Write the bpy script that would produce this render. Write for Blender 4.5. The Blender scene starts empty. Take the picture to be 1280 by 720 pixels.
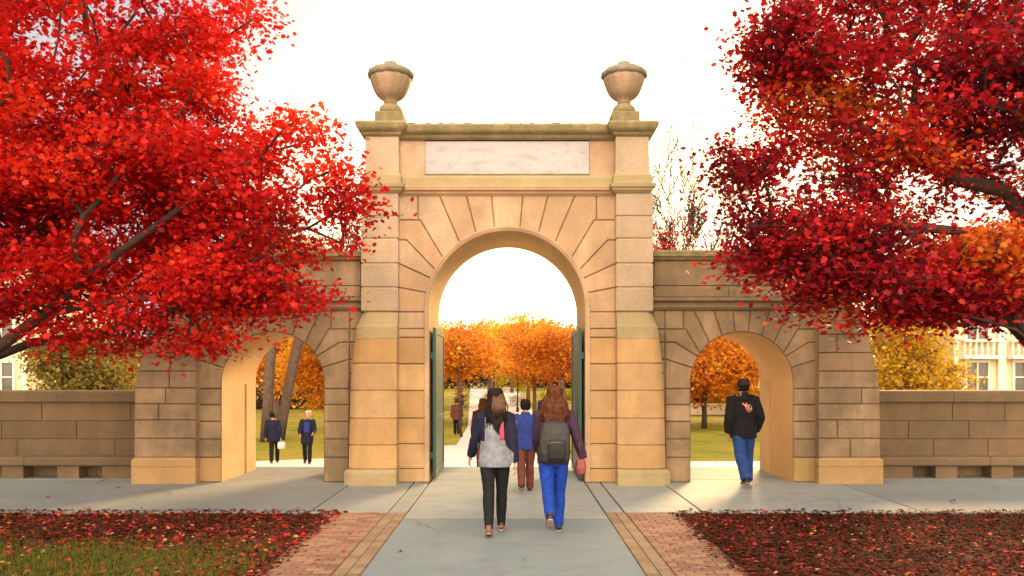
import bpy, math, random
import numpy as np
from mathutils import Vector, Matrix, noise
from mathutils.bvhtree import BVHTree

random.seed(7)
rng = np.random.default_rng(11)
sc = bpy.context.scene
C = sc.collection
R = math.radians
EYE = 1.95          # camera height above the plaza
HOR = 466           # horizon row in the photo
CX = -0.085         # centre line of the gateway


def X(px, d): return (px - 640) * d / 1000.0
def Z(py, d): return EYE + (HOR - py) * d / 1000.0
def P(px, py, d): return Vector((X(px, d), d, Z(py, d)))


# --------------------------------------------------------------------- terrain
def zt(y):
    pts = [(-50, 0), (14.9, 0), (26.9, -1.08), (30, -1.12), (50, -1.05), (110, 0.25), (160, 0.5), (900, 0.5)]
    for (a, za), (b, zb) in zip(pts, pts[1:]):
        if y <= b:
            return za + (zb - za) * (y - a) / (b - a)
    return 0.5


# ------------------------------------------------------------------- materials
def new_mat(name):
    m = bpy.data.materials.new(name)
    m.use_nodes = True
    nt = m.node_tree
    nt.nodes.clear()
    out = nt.nodes.new('ShaderNodeOutputMaterial')
    b = nt.nodes.new('ShaderNodeBsdfPrincipled')
    nt.links.new(b.outputs[0], out.inputs[0])
    return m, nt, b, out


def ramp(nt, stops, interp='LINEAR'):
    r = nt.nodes.new('ShaderNodeValToRGB')
    cr = r.color_ramp
    cr.interpolation = interp
    while len(cr.elements) < len(stops):
        cr.elements.new(0.5)
    for e, (p, c) in zip(cr.elements, stops):
        e.position = p
        e.color = (c[0], c[1], c[2], 1)
    return r


def attr(nt, name):
    a = nt.nodes.new('ShaderNodeAttribute')
    a.attribute_name = name
    return a


def tex_noise(nt, scale, detail=6, rough=0.6, scl=(1, 1, 1), coord='Object'):
    tc = nt.nodes.new('ShaderNodeTexCoord')
    mp = nt.nodes.new('ShaderNodeMapping')
    mp.inputs['Scale'].default_value = scl
    n = nt.nodes.new('ShaderNodeTexNoise')
    n.inputs['Scale'].default_value = scale
    n.inputs['Detail'].default_value = detail
    n.inputs['Roughness'].default_value = rough
    nt.links.new(tc.outputs[coord], mp.inputs[0])
    nt.links.new(mp.outputs[0], n.inputs['Vector'])
    return n


def mixc(nt, fac, a, b, mode='MIX'):
    m = nt.nodes.new('ShaderNodeMix')
    m.data_type = 'RGBA'
    m.blend_type = mode
    for sock, v in ((m.inputs[0], fac), (m.inputs[6], a), (m.inputs[7], b)):
        if hasattr(v, 'links') or hasattr(v, 'is_linked'):
            nt.links.new(v, sock)
        elif isinstance(v, (int, float)):
            sock.default_value = v
        else:
            sock.default_value = (v[0], v[1], v[2], 1)
    return m.outputs[2]


def bump(nt, b, height, strength=0.4, dist=0.02):
    n = nt.nodes.new('ShaderNodeBump')
    n.inputs['Strength'].default_value = strength
    n.inputs['Distance'].default_value = dist
    nt.links.new(height, n.inputs['Height'])
    nt.links.new(n.outputs[0], b.inputs['Normal'])


def rng_map(nt, v, a, b, c=0.0, d=1.0):
    m = nt.nodes.new('ShaderNodeMapRange')
    m.inputs[1].default_value = a
    m.inputs[2].default_value = b
    m.inputs[3].default_value = c
    m.inputs[4].default_value = d
    nt.links.new(v, m.inputs[0])
    return m.outputs[0]


def stone_mat(name, cols, stain=(0.16, 0.13, 0.07), amount=0.55, streak=0.5, rough=0.85, moss=None):
    m, nt, b, _ = new_mat(name)
    a = attr(nt, 'tone')
    r = ramp(nt, [(i / (len(cols) - 1), c) for i, c in enumerate(cols)])
    nt.links.new(a.outputs['Fac'], r.inputs[0])
    n1 = tex_noise(nt, 1.1, 8, 0.65)                      # blotches
    n2 = tex_noise(nt, 3.0, 6, 0.6, (1, 1, 0.16))         # weather streaks
    n3 = tex_noise(nt, 38, 4, 0.7)                        # grain
    f1 = rng_map(nt, n1.outputs[0], 0.40, 0.62, 0, amount)
    c = mixc(nt, f1, r.outputs[0], stain)
    f2 = rng_map(nt, n2.outputs[0], 0.44, 0.62, 0, streak)
    c = mixc(nt, f2, c, (stain[0] * 1.5, stain[1] * 1.45, stain[2] * 1.3))
    f3 = rng_map(nt, n3.outputs[0], 0.3, 0.7, 0.87, 1.09)
    c = mixc(nt, 1.0, c, f3, 'MULTIPLY')
    if moss:
        n4 = tex_noise(nt, 7, 6, 0.7)
        c = mixc(nt, rng_map(nt, n4.outputs[0], 0.42, 0.62, 0, 0.8), c, moss)
    nt.links.new(c, b.inputs['Base Color'])
    b.inputs['Roughness'].default_value = rough
    n5 = tex_noise(nt, 16, 9, 0.72)
    bump(nt, b, n5.outputs[0], 0.7, 0.02)
    return m


def plain(name, col, rough=0.7, var=0.15, scale=8, bstr=0.2, spec=0.5, metal=0.0, bscale=None, bdist=0.01):
    m, nt, b, _ = new_mat(name)
    n = tex_noise(nt, scale, 5, 0.6)
    k = rng_map(nt, n.outputs[0], 0.3, 0.7, 1 - var, 1 + var)
    c = mixc(nt, 1.0, col, k, 'MULTIPLY')
    nt.links.new(c, b.inputs['Base Color'])
    b.inputs['Roughness'].default_value = rough
    b.inputs['Metallic'].default_value = metal
    b.inputs['Specular IOR Level'].default_value = spec
    if bstr:
        n2 = tex_noise(nt, bscale or scale * 4, 5, 0.65)
        bump(nt, b, n2.outputs[0], bstr, bdist)
    return m


def leaf_mat(name, stops, trans=0.45, rough=0.5, spec=0.25):
    m, nt, b, out = new_mat(name)
    a = attr(nt, 'tone')
    r = ramp(nt, stops)
    nt.links.new(a.outputs['Fac'], r.inputs[0])
    nt.links.new(r.outputs[0], b.inputs['Base Color'])
    b.inputs['Roughness'].default_value = rough
    b.inputs['Specular IOR Level'].default_value = spec
    t = nt.nodes.new('ShaderNodeBsdfTranslucent')
    nt.links.new(r.outputs[0], t.inputs[0])
    mx = nt.nodes.new('ShaderNodeMixShader')
    mx.inputs[0].default_value = trans
    nt.links.new(b.outputs[0], mx.inputs[1])
    nt.links.new(t.outputs[0], mx.inputs[2])
    nt.links.new(mx.outputs[0], out.inputs[0])
    return m


PEACH = [(0.52, 0.325, 0.18), (0.62, 0.42, 0.255), (0.56, 0.345, 0.185), (0.68, 0.48, 0.31), (0.53, 0.385, 0.25)]
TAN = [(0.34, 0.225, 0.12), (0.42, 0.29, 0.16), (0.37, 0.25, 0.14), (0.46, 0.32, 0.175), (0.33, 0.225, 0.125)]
M = {}
M['stone'] = stone_mat('gateway_limestone', PEACH, (0.27, 0.19, 0.11), 0.62, 0.6)
M['stone_pilaster'] = stone_mat('pilaster_limestone', [(0.46, 0.335, 0.225), (0.53, 0.39, 0.27), (0.48, 0.36, 0.25), (0.55, 0.40, 0.26)], (0.29, 0.235, 0.15), 0.6, 0.6)
M['stone_lower'] = stone_mat('buttress_limestone', [(0.52, 0.305, 0.12), (0.60, 0.36, 0.15), (0.54, 0.345, 0.165), (0.63, 0.405, 0.18)], (0.27, 0.18, 0.085), 0.5, 0.5)
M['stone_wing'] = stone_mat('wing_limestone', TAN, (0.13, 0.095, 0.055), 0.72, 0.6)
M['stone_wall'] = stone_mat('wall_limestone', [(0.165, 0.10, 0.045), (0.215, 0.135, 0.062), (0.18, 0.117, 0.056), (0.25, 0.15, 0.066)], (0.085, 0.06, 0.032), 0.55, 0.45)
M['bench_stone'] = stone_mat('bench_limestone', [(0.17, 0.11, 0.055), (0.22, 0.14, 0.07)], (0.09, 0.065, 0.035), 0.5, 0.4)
M['stone_passage_glow'] = stone_mat('passage_glow_limestone', [(0.60, 0.38, 0.16), (0.66, 0.43, 0.19), (0.62, 0.40, 0.19)], (0.38, 0.25, 0.11), 0.4, 0.4)  # golden tone paints warm bounced light into the soffits and jambs
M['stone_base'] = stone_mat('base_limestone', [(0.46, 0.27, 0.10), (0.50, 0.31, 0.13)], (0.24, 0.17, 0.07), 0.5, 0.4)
M['stone_moss'] = stone_mat('mossy_limestone', [(0.34, 0.25, 0.125), (0.40, 0.30, 0.16)], (0.15, 0.13, 0.06), 0.6, 0.6, 0.95, (0.17, 0.16, 0.065))
M['stone_green'] = stone_mat('greenish_limestone', [(0.42, 0.32, 0.17), (0.45, 0.34, 0.19)], (0.24, 0.21, 0.10), 0.6, 0.6, 0.9)
M['moss'] = plain('moss', (0.14, 0.135, 0.045), 1.0, 0.45, 14, 0.9, 0.1)
M['urn_stone'] = stone_mat('urn_limestone', [(0.42, 0.28, 0.18), (0.46, 0.32, 0.21)], (0.19, 0.14, 0.085), 0.75, 0.8)
M['urn_rim'] = stone_mat('urn_rim_stone', [(0.22, 0.19, 0.13), (0.30, 0.25, 0.17)], (0.10, 0.10, 0.06), 0.7, 0.5, 0.95)
M['mortar'] = plain('joint_mortar', (0.12, 0.07, 0.034), 0.95, 0.2, 6, 0.3)
M['green_paint'] = plain('green_gate_paint', (0.003, 0.060, 0.042), 0.45, 0.15, 5, 0.08)
M['bark'] = plain('dark_bark', (0.045, 0.028, 0.02), 0.95, 0.4, 12, 0.8)
M['bark_grey'] = plain('grey_brown_bark', (0.12, 0.075, 0.05), 0.95, 0.4, 8, 0.8)
M['bark_tan'] = plain('tan_bark', (0.17, 0.10, 0.06), 0.95, 0.35, 10, 0.8)
M['cream'] = stone_mat('cream_limestone', [(0.66, 0.55, 0.36), (0.70, 0.60, 0.42)], (0.5, 0.4, 0.25), 0.3, 0.3)
M['cream_trim'] = plain('pale_trim_stone', (0.78, 0.70, 0.55), 0.8, 0.08, 5, 0.1)
M['glass'] = plain('window_glass', (0.10, 0.09, 0.07), 0.08, 0.2, 2, 0.0)
M['roof_slate'] = plain('roof_slate', (0.13, 0.12, 0.11), 0.8, 0.2, 6, 0.3)

# marble panel with faint worn marks
m, nt, b, _ = new_mat('marble_panel')
n = tex_noise(nt, 2.2, 9, 0.65, (0.7, 1, 2.6))
v = ramp(nt, [(0.30, (0.28, 0.25, 0.235)), (0.46, (0.40, 0.385, 0.385)), (0.7, (0.44, 0.43, 0.44))])
nt.links.new(n.outputs[0], v.inputs[0])
n2 = tex_noise(nt, 9, 6, 0.7, (1, 1, 1.4))
f = rng_map(nt, n2.outputs[0], 0.56, 0.64, 0, 0.6)
c = mixc(nt, f, v.outputs[0], (0.36, 0.24, 0.19))
nt.links.new(c, b.inputs['Base Color'])
b.inputs['Roughness'].default_value = 0.5
bump(nt, b, n2.outputs[0], 0.15, 0.01)
M['marble'] = m

# concrete
def concrete(name, c0, c1, stain):
    m, nt, b, _ = new_mat(name)
    n = tex_noise(nt, 0.8, 8, 0.65)
    r = ramp(nt, [(0.32, c0), (0.68, c1)])
    nt.links.new(n.outputs[0], r.inputs[0])
    a = attr(nt, 'tone')
    k = rng_map(nt, a.outputs['Fac'], 0, 1, 0.88, 1.1)
    c = mixc(nt, 1.0, r.outputs[0], k, 'MULTIPLY')
    n2 = tex_noise(nt, 2.7, 6, 0.7)
    c = mixc(nt, rng_map(nt, n2.outputs[0], 0.50, 0.70, 0, 0.65), c, stain)
    n4 = tex_noise(nt, 30, 3, 0.6)
    c = mixc(nt, rng_map(nt, n4.outputs[0], 0.66, 0.72, 0, 0.4), c, (0.09, 0.07, 0.05))
    n3 = tex_noise(nt, 90, 4, 0.7)
    tcv = nt.nodes.new('ShaderNodeTexCoord')
    wv = tex_noise(nt, 3.0, 4, 0.6)
    wm = nt.nodes.new('ShaderNodeVectorMath'); wm.operation = 'MULTIPLY_ADD'
    nt.links.new(wv.outputs['Color'], wm.inputs[0]); wm.inputs[1].default_value = (0.25, 0.25, 0.0)
    nt.links.new(tcv.outputs['Object'], wm.inputs[2])
    vo = nt.nodes.new('ShaderNodeTexVoronoi'); vo.feature = 'DISTANCE_TO_EDGE'; vo.inputs['Scale'].default_value = 0.42
    nt.links.new(wm.outputs[0], vo.inputs['Vector'])
    msk = rng_map(nt, tex_noise(nt, 0.35, 2, 0.5).outputs[0], 0.50, 0.54, 0, 1)
    ck = rng_map(nt, vo.outputs['Distance'], 0.0, 0.0045, 0.6, 0.0)
    ckm = nt.nodes.new('ShaderNodeMath'); ckm.operation = 'MULTIPLY'
    nt.links.new(ck, ckm.inputs[0]); nt.links.new(msk, ckm.inputs[1])
    c = mixc(nt, ckm.outputs[0], c, (0.07, 0.06, 0.05))
    c = mixc(nt, 1.0, c, rng_map(nt, n3.outputs[0], 0.3, 0.7, 0.86, 1.1), 'MULTIPLY')
    nt.links.new(c, b.inputs['Base Color'])
    b.inputs['Roughness'].default_value = 0.75
    bump(nt, b, n3.outputs[0], 0.25, 0.004)
    return m
M['concrete'] = concrete('plaza_concrete', (0.232, 0.262, 0.245), (0.295, 0.325, 0.305), (0.22, 0.205, 0.17))
M['walk'] = concrete('walkway_concrete', (0.148, 0.188, 0.195), (0.19, 0.232, 0.238), (0.155, 0.145, 0.13))
M['rear_concrete'] = concrete('rear_concrete', (0.58, 0.52, 0.46), (0.66, 0.60, 0.53), (0.50, 0.44, 0.37))

m, nt, b, _ = new_mat('clay_brick')
a = attr(nt, 'tone')
r = ramp(nt, [(0, (0.18, 0.085, 0.052)), (0.5, (0.25, 0.125, 0.075)), (1, (0.30, 0.17, 0.10))])
nt.links.new(a.outputs['Fac'], r.inputs[0])
n = tex_noise(nt, 25, 5, 0.7)
c = mixc(nt, 1.0, r.outputs[0], rng_map(nt, n.outputs[0], 0.3, 0.7, 0.7, 1.15), 'MULTIPLY')
nt.links.new(c, b.inputs['Base Color'])
b.inputs['Roughness'].default_value = 0.85
bump(nt, b, n.outputs[0], 0.5, 0.006)
M['brick'] = m
m, nt, b, _ = new_mat('buff_edging_brick')
a = attr(nt, 'tone')
r = ramp(nt, [(0, (0.20, 0.13, 0.07)), (1, (0.28, 0.195, 0.11))])
nt.links.new(a.outputs['Fac'], r.inputs[0])
n = tex_noise(nt, 25, 5, 0.7)
c = mixc(nt, 1.0, r.outputs[0], rng_map(nt, n.outputs[0], 0.3, 0.7, 0.7, 1.15), 'MULTIPLY')
nt.links.new(c, b.inputs['Base Color'])
b.inputs['Roughness'].default_value = 0.85
bump(nt, b, n.outputs[0], 0.5, 0.006)
M['buff_brick'] = m

M['soil'] = plain('soil', (0.050, 0.028, 0.018), 0.98, 0.5, 5, 1.0, 0.2, bscale=14, bdist=0.05)
m, nt, b, _ = new_mat('lawn_turf')
n = tex_noise(nt, 0.45, 6, 0.6)
r = ramp(nt, [(0.3, (0.17, 0.185, 0.025)), (0.5, (0.30, 0.27, 0.035)), (0.72, (0.42, 0.27, 0.045))])
nt.links.new(n.outputs[0], r.inputs[0])
n2 = tex_noise(nt, 14, 5, 0.8)
c = mixc(nt, 1.0, r.outputs[0], rng_map(nt, n2.outputs[0], 0.3, 0.7, 0.5, 1.4), 'MULTIPLY')
nt.links.new(c, b.inputs['Base Color'])
b.inputs['Roughness'].default_value = 0.95
b.inputs['Specular IOR Level'].default_value = 0.1
bump(nt, b, n2.outputs[0], 0.9, 0.08)
M['turf'] = m

M['red_leaf'] = leaf_mat('scarlet_leaf', [(0, (0.10, 0.006, 0.014)), (0.22, (0.28, 0.006, 0.012)), (0.5, (0.60, 0.014, 0.014)),
                                          (0.8, (0.74, 0.032, 0.015)), (1, (0.82, 0.085, 0.02))], 0.42)
M['maroon_leaf'] = leaf_mat('crimson_leaf', [(0, (0.055, 0.008, 0.014)), (0.25, (0.17, 0.008, 0.018)), (0.5, (0.42, 0.011, 0.022)),
                                             (0.74, (0.62, 0.02, 0.018)), (0.9, (0.64, 0.085, 0.014)), (1, (0.62, 0.18, 0.02))], 0.4)
M['orange_leaf'] = leaf_mat('orange_leaf', [(0, (0.40, 0.11, 0.014)), (0.35, (0.66, 0.21, 0.018)), (0.7, (0.76, 0.31, 0.024)), (1, (0.82, 0.48, 0.04))], 0.6)
M['gold_leaf'] = leaf_mat('golden_leaf', [(0, (0.30, 0.16, 0.015)), (0.4, (0.58, 0.36, 0.02)), (0.75, (0.72, 0.47, 0.025)), (1, (0.74, 0.28, 0.02))], 0.5)
M['olive_leaf'] = leaf_mat('olive_leaf', [(0, (0.07, 0.065, 0.015)), (0.5, (0.20, 0.16, 0.03)), (0.8, (0.36, 0.27, 0.04)), (1, (0.45, 0.20, 0.03))], 0.4)
M['hedge_leaf'] = leaf_mat('hedge_leaf', [(0, (0.05, 0.035, 0.022)), (0.5, (0.09, 0.062, 0.035)), (1, (0.14, 0.09, 0.045))], 0.3)
M['yellow_bush'] = leaf_mat('yellow_bush_leaf', [(0, (0.35, 0.30, 0.02)), (0.5, (0.55, 0.46, 0.03)), (1, (0.7, 0.55, 0.06))], 0.4)
M['white_flower'] = leaf_mat('white_blossom', [(0, (0.25, 0.28, 0.10)), (0.3, (0.70, 0.66, 0.52)), (1, (0.8, 0.77, 0.68))], 0.3)
M['litter'] = leaf_mat('fallen_leaf', [(0, (0.030, 0.014, 0.008)), (0.40, (0.085, 0.026, 0.013)), (0.66, (0.17, 0.032, 0.018)), (0.82, (0.46, 0.025, 0.03)),
                                       (0.95, (0.60, 0.06, 0.055)), (1, (0.55, 0.28, 0.10))], 0.15, 0.9, 0.03)
M['grass'] = leaf_mat('grass_blade', [(0, (0.05, 0.085, 0.012)), (0.5, (0.11, 0.145, 0.02)), (1, (0.20, 0.19, 0.035))], 0.3, 0.8, 0.05)


# --------------------------------------------------------------- mesh building
def tag(o, label=None, cat=None, group=None, kind=None):
    if label: o['label'] = label
    if cat: o['category'] = cat
    if group: o['group'] = group
    if kind: o['kind'] = kind
    return o


def empty(name, loc, label, cat, group=None, rz=0.0):
    o = bpy.data.objects.new(name, None)
    o.empty_display_size = 0.2
    o.location = loc
    o.rotation_euler = (0, 0, rz)
    C.objects.link(o)
    return tag(o, label, cat, group)


def link_mesh(name, me, mat, parent=None):
    o = bpy.data.objects.new(name, me)
    if mat is not None and not me.materials:
        me.materials.append(mat)
    if parent is not None:
        o.parent = parent
    C.objects.link(o)
    return o


class MB:
    def __init__(s):
        s.v = []; s.f = []; s.t = []; s.mi = []

    def face(s, idx, tone=0.5, mi=0):
        s.f.append(tuple(idx)); s.t.append(tone); s.mi.append(mi)

    def add(s, verts, faces, tone=0.5, mi=0):
        o = len(s.v)
        s.v.extend([tuple(p) for p in verts])
        for f in faces:
            s.face([i + o for i in f], tone, mi)

    def box(s, x0, x1, y0, y1, z0, z1, tone=0.5, ch=0.0, mi=0):
        """box; ch chamfers all horizontal edges so stacked boxes leave V joints"""
        if ch <= 0:
            rings = [(z0, 0), (z1, 0)]
        else:
            rings = [(z0, ch), (z0 + ch, 0), (z1 - ch, 0), (z1, ch)]
        s.rings(x0, x1, y0, y1, rings, tone, mi)

    def rings(s, x0, x1, y0, y1, rings, tone=0.5, mi=0):
        """stack of rectangles; rings = [(z, inset)] ; negative inset = overhang"""
        o = len(s.v)
        for z, i in rings:
            s.v += [(x0 + i, y0 + i, z), (x1 - i, y0 + i, z), (x1 - i, y1 - i, z), (x0 + i, y1 - i, z)]
        n = len(rings)
        for k in range(n - 1):
            for j in range(4):
                a = o + 4 * k + j; b_ = o + 4 * k + (j + 1) % 4
                s.face((a, b_, b_ + 4, a + 4), tone, mi)
        s.face((o + 3, o + 2, o + 1, o), tone, mi)
        t = o + 4 * (n - 1)
        s.face((t, t + 1, t + 2, t + 3), tone, mi)

    def loft(s, rings, tone=0.5, cap=True, mi=0):
        o = len(s.v); n = len(rings[0])
        for r_ in rings:
            s.v.extend([tuple(p) for p in r_])
        for k in range(len(rings) - 1):
            for j in range(n):
                a = o + n * k + j; b_ = o + n * k + (j + 1) % n
                s.face((a, b_, b_ + n, a + n), tone, mi)
        if cap:
            s.face([o + n - 1 - j for j in range(n)], tone, mi)
            t = o + n * (len(rings) - 1)
            s.face([t + j for j in range(n)], tone, mi)

    def tube(s, pts, rad, n=8, ref=Vector((1, 0, 0)), tone=0.5, cap=True, rot=0.0):
        """pts list of Vector, rad list of r or (ra, rb) ; ra lies along ref"""
        pts = [Vector(p) for p in pts]
        rings = []
        for i, p in enumerate(pts):
            a = pts[max(0, i - 1)]; b_ = pts[min(len(pts) - 1, i + 1)]
            t = (b_ - a)
            t = t.normalized() if t.length > 1e-9 else Vector((0, 0, 1))
            u = ref - t * ref.dot(t)
            if u.length < 1e-3:
                u = Vector((0, 1, 0)) - t * t.y
            u.normalize()
            w = t.cross(u)
            ra, rb = rad[i] if isinstance(rad[i], tuple) else (rad[i], rad[i])
            rings.append([p + u * (ra * math.cos(rot + 2 * math.pi * k / n)) + w * (rb * math.sin(rot + 2 * math.pi * k / n)) for k in range(n)])
        s.loft(rings, tone, cap)

    def lathe(s, prof, cx, cy, n=24, tone=0.5, wave=None):
        rings = []
        for k, (r_, z) in enumerate(prof):
            ring = []
            for j in range(n):
                a = 2 * math.pi * j / n
                rr = r_ * (1 + (wave(k, a) if wave else 0))
                ring.append((cx + rr * math.cos(a), cy + rr * math.sin(a), z))
            rings.append(ring)
        s.loft(rings, tone)

    def sphere(s, c, rx, ry, rz, n=10, m=6, tone=0.5):
        rings = []
        for i in range(m + 1):
            th = math.pi * (0.02 + 0.96 * i / m)
            rr = math.sin(th); zz = -math.cos(th)
            rings.append([(c[0] + rx * rr * math.cos(2 * math.pi * j / n), c[1] + ry * rr * math.sin(2 * math.pi * j / n), c[2] + rz * zz) for j in range(n)])
        s.loft(rings, tone)

    def mesh(s, name):
        me = bpy.data.meshes.new(name)
        me.from_pydata(s.v, [], s.f)
        at = me.attributes.new('tone', 'FLOAT', 'FACE')
        at.data.foreach_set('value', np.array(s.t, dtype=np.float32))
        if any(s.mi):
            me.polygons.foreach_set('material_index', np.array(s.mi, dtype=np.int32))
        me.update()
        return me

    def build(s, name, mats, parent=None, smooth=False, world=True):
        """world: verts are world coords, re-expressed about the parent's location"""
        if parent is not None and world:
            L = parent.location if parent.parent is None else parent['_org']
            s.v = [(x - L[0], y - L[1], z - L[2]) for x, y, z in s.v]
        me = s.mesh(name)
        for m_ in (mats if isinstance(mats, (list, tuple)) else [mats]):
            me.materials.append(m_)
        if smooth:
            me.polygons.foreach_set('use_smooth', np.ones(len(me.polygons), dtype=bool))
        return link_mesh(name, me, None, parent)


def root_build(mb, name, mats, org, smooth=False):
    """single-mesh thing whose origin sits at org"""
    mb.v = [(x - org[0], y - org[1], z - org[2]) for x, y, z in mb.v]
    o = mb.build(name, mats, None, smooth)
    o.location = org
    return o


# polygon inset (mitred), polygon counter-clockwise in (x, z)
def inset(poly, d):
    n = len(poly); out = []
    for i in range(n):
        p0 = Vector(poly[i - 1]); p1 = Vector(poly[i]); p2 = Vector(poly[(i + 1) % n])
        e1 = (p1 - p0); e2 = (p2 - p1)
        if e1.length < 1e-7 or e2.length < 1e-7:
            out.append(tuple(p1)); continue
        e1.normalize(); e2.normalize()
        n1 = Vector((-e1.y, e1.x)); n2 = Vector((-e2.y, e2.x))
        b_ = n1 + n2
        if b_.length < 1e-6:
            out.append(tuple(p1 + n1 * d)); continue
        b_.normalize()
        k = d / max(0.35, b_.dot(n1))
        out.append((p1.x + b_.x * k, p1.y + b_.y * k))
    return out


def ccw(poly):
    a = 0
    for i in range(len(poly)):
        x0, z0 = poly[i - 1]; x1, z1 = poly[i]
        a += x0 * z1 - x1 * z0
    return list(poly) if a > 0 else list(reversed(poly))


def stone_poly(mb, poly, yf, yb, tone, ch=0.02, rec=0.022, mi=0, core_mi=1, side_mi=None):
    """one stone of a facade: dressed front and back face, solid core between"""
    poly = ccw(poly)
    n = len(poly)
    jit = random.uniform(-0.004, 0.004)
    for yface, sgn in ((yf, 1), (yb, -1)):
        y1 = yface + sgn * jit; y2 = yface + sgn * rec
        r0 = inset(poly, 0.005); r1 = inset(poly, ch)
        o = len(mb.v)
        mb.v += [(x, y1, z) for x, z in r1] + [(x, y2, z) for x, z in r0] + [(x, y2 + sgn * 0.02, z) for x, z in r0]
        f = list(range(o, o + n))
        mb.face(f if sgn > 0 else f[::-1], tone, mi)
        for k in (0, 1):
            for j in range(n):
                a = o + k * n + j; b_ = o + k * n + (j + 1) % n
                q = (a, a + n, b_ + n, b_)
                mb.face(q if sgn > 0 else q[::-1], tone, mi)
    # core
    a0 = yf + rec + 0.006; a1 = yb - rec - 0.006
    o = len(mb.v)
    mb.v += [(x, a0, z) for x, z in poly] + [(x, a1, z) for x, z in poly]
    mb.face(range(o, o + n), tone, core_mi)
    mb.face(range(o + 2 * n - 1, o + n - 1, -1), tone, core_mi)
    for j in range(n):
        a = o + j; b_ = o + (j + 1) % n
        mb.face((a, a + n, b_ + n, b_), tone, mi if side_mi is None else side_mi)


def arc_pts(cx, cz, r, x0, x1, k=5):
    """points on upper semicircle between x offsets x0..x1 (from centre)"""
    a0 = math.acos(max(-1, min(1, x0 / r))); a1 = math.acos(max(-1, min(1, x1 / r)))
    return [(cx + r * math.cos(a0 + (a1 - a0) * i / k), cz + r * math.sin(a0 + (a1 - a0) * i / k)) for i in range(k + 1)]


def rtone(): return random.random()


# ============================================================ THE SETTING
def strip(name, rows, dz, mat, kind='structure', step=1.0):
    mb = MB()
    rows2 = []
    for (y0, a0, b0), (y1, a1, b1) in zip(rows, rows[1:]):
        n = max(1, int((y1 - y0) / step))
        for i in range(n):
            t = i / n
            rows2.append((y0 + (y1 - y0) * t, a0 + (a1 - a0) * t, b0 + (b1 - b0) * t))
    rows2.append(rows[-1])
    nx = 8
    for y, a, b_ in rows2:
        mb.v += [(a + (b_ - a) * i / nx, y, zt(y) + dz) for i in range(nx + 1)]
    for k in range(len(rows2) - 1):
        for i in range(nx):
            a = k * (nx + 1) + i
            mb.face((a, a + 1, a + nx + 2, a + nx + 1), 0.5)
    o = mb.build(name, mat)
    if kind: o['kind'] = kind
    return o


# ground sheet to the horizon
ys = [-40, 4, 8, 11, 14.9, 17, 20, 23, 26.9, 30, 40, 50, 65, 80, 95, 110, 160, 400, 900]
mb = MB()
for y in ys:
    w = 900
    mb.v += [(x, y, zt(y) - 0.055) for x in (-w, -60, -20, -8, 0, 8, 20, 60, w)]
for k in range(len(ys) - 1):
    for i in range(8):
        a = k * 9 + i
        mb.face((a, a + 1, a + 10, a + 9))
o = mb.build('ground', M['turf']); o['kind'] = 'structure'

# front lawns: bumpy soil sheets
def lawn(name, x0, x1, y0, y1, mat):
    mb = MB(); nx, ny = 70, 50
    for j in range(ny + 1):
        for i in range(nx + 1):
            x = x0 + (x1 - x0) * i / nx; y = y0 + (y1 - y0) * j / ny
            e = min(1, min(i, nx - i, j, ny - j) / 3)
            z = -0.03 + e * (0.012 * noise.noise(Vector((x * 2, y * 2, 0))) + 0.010 * noise.noise(Vector((x * 9, y * 9, 3))) + 0.012)
            mb.v.append((x, y, z))
    for j in range(ny):
        for i in range(nx):
            a = j * (nx + 1) + i
            mb.face((a, a + 1, a + nx + 2, a + nx + 1))
    o = mb.build(name, mat, smooth=True); o['kind'] = 'structure'
    return o
XB = 2.36           # outer edge of the brick border
lawn('lawn_bed', CX - 16, CX - XB, 4.5, 11.19, M['soil'])
lawn('lawn_bed', CX + XB, CX + 16, 4.5, 11.19, M['soil'])

# plaza slabs
mb = MB()
xs = [-30, -22, -17.0, -12.6, -9.2, -5.85, -2.76, -1.66, -1.385, 1.385, 1.66, 2.76, 5.85, 9.2, 12.6, 17, 22, 30]
for a, b_ in zip(xs, xs[1:]):
    for (y0, y1) in ((11.2, 14.6), (14.6, 16.6)):
        if abs(a) < 1.4 and abs(b_) < 1.4 and y0 < 11.3:
            y0 = 10.74
        mb.rings(CX + a + 0.012, CX + b_ - 0.012, y0 + 0.012, y1 - 0.012, [(-0.05, 0), (-0.008, 0), (0, 0.008)], rtone())
    # border strips run on between walkway and plaza
for s_ in (-1, 1):
    a, b_ = sorted((s_ * 1.385, s_ * 1.66))
o = mb.build('plaza_pavement', M['concrete']); o['kind'] = 'structure'
mb = MB()
mb.rings(CX - 30, CX + 30, 11.2, 16.6, [(-0.05, 0), (-0.03, 0)])
o = mb.build('plaza_bedding', M['soil']); o['kind'] = 'structure'

mb = MB()
yy = [3.0, 5.2, 7.45, 10.74]
for y0, y1 in zip(yy, yy[1:]):
    mb.rings(CX - 1.375, CX + 1.375, y0 + 0.008, y1 - 0.008, [(-0.05, 0), (-0.008, 0), (0.0, 0.008)], rtone())
o = mb.build('front_walkway', M['walk']); o['kind'] = 'structure'

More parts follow.
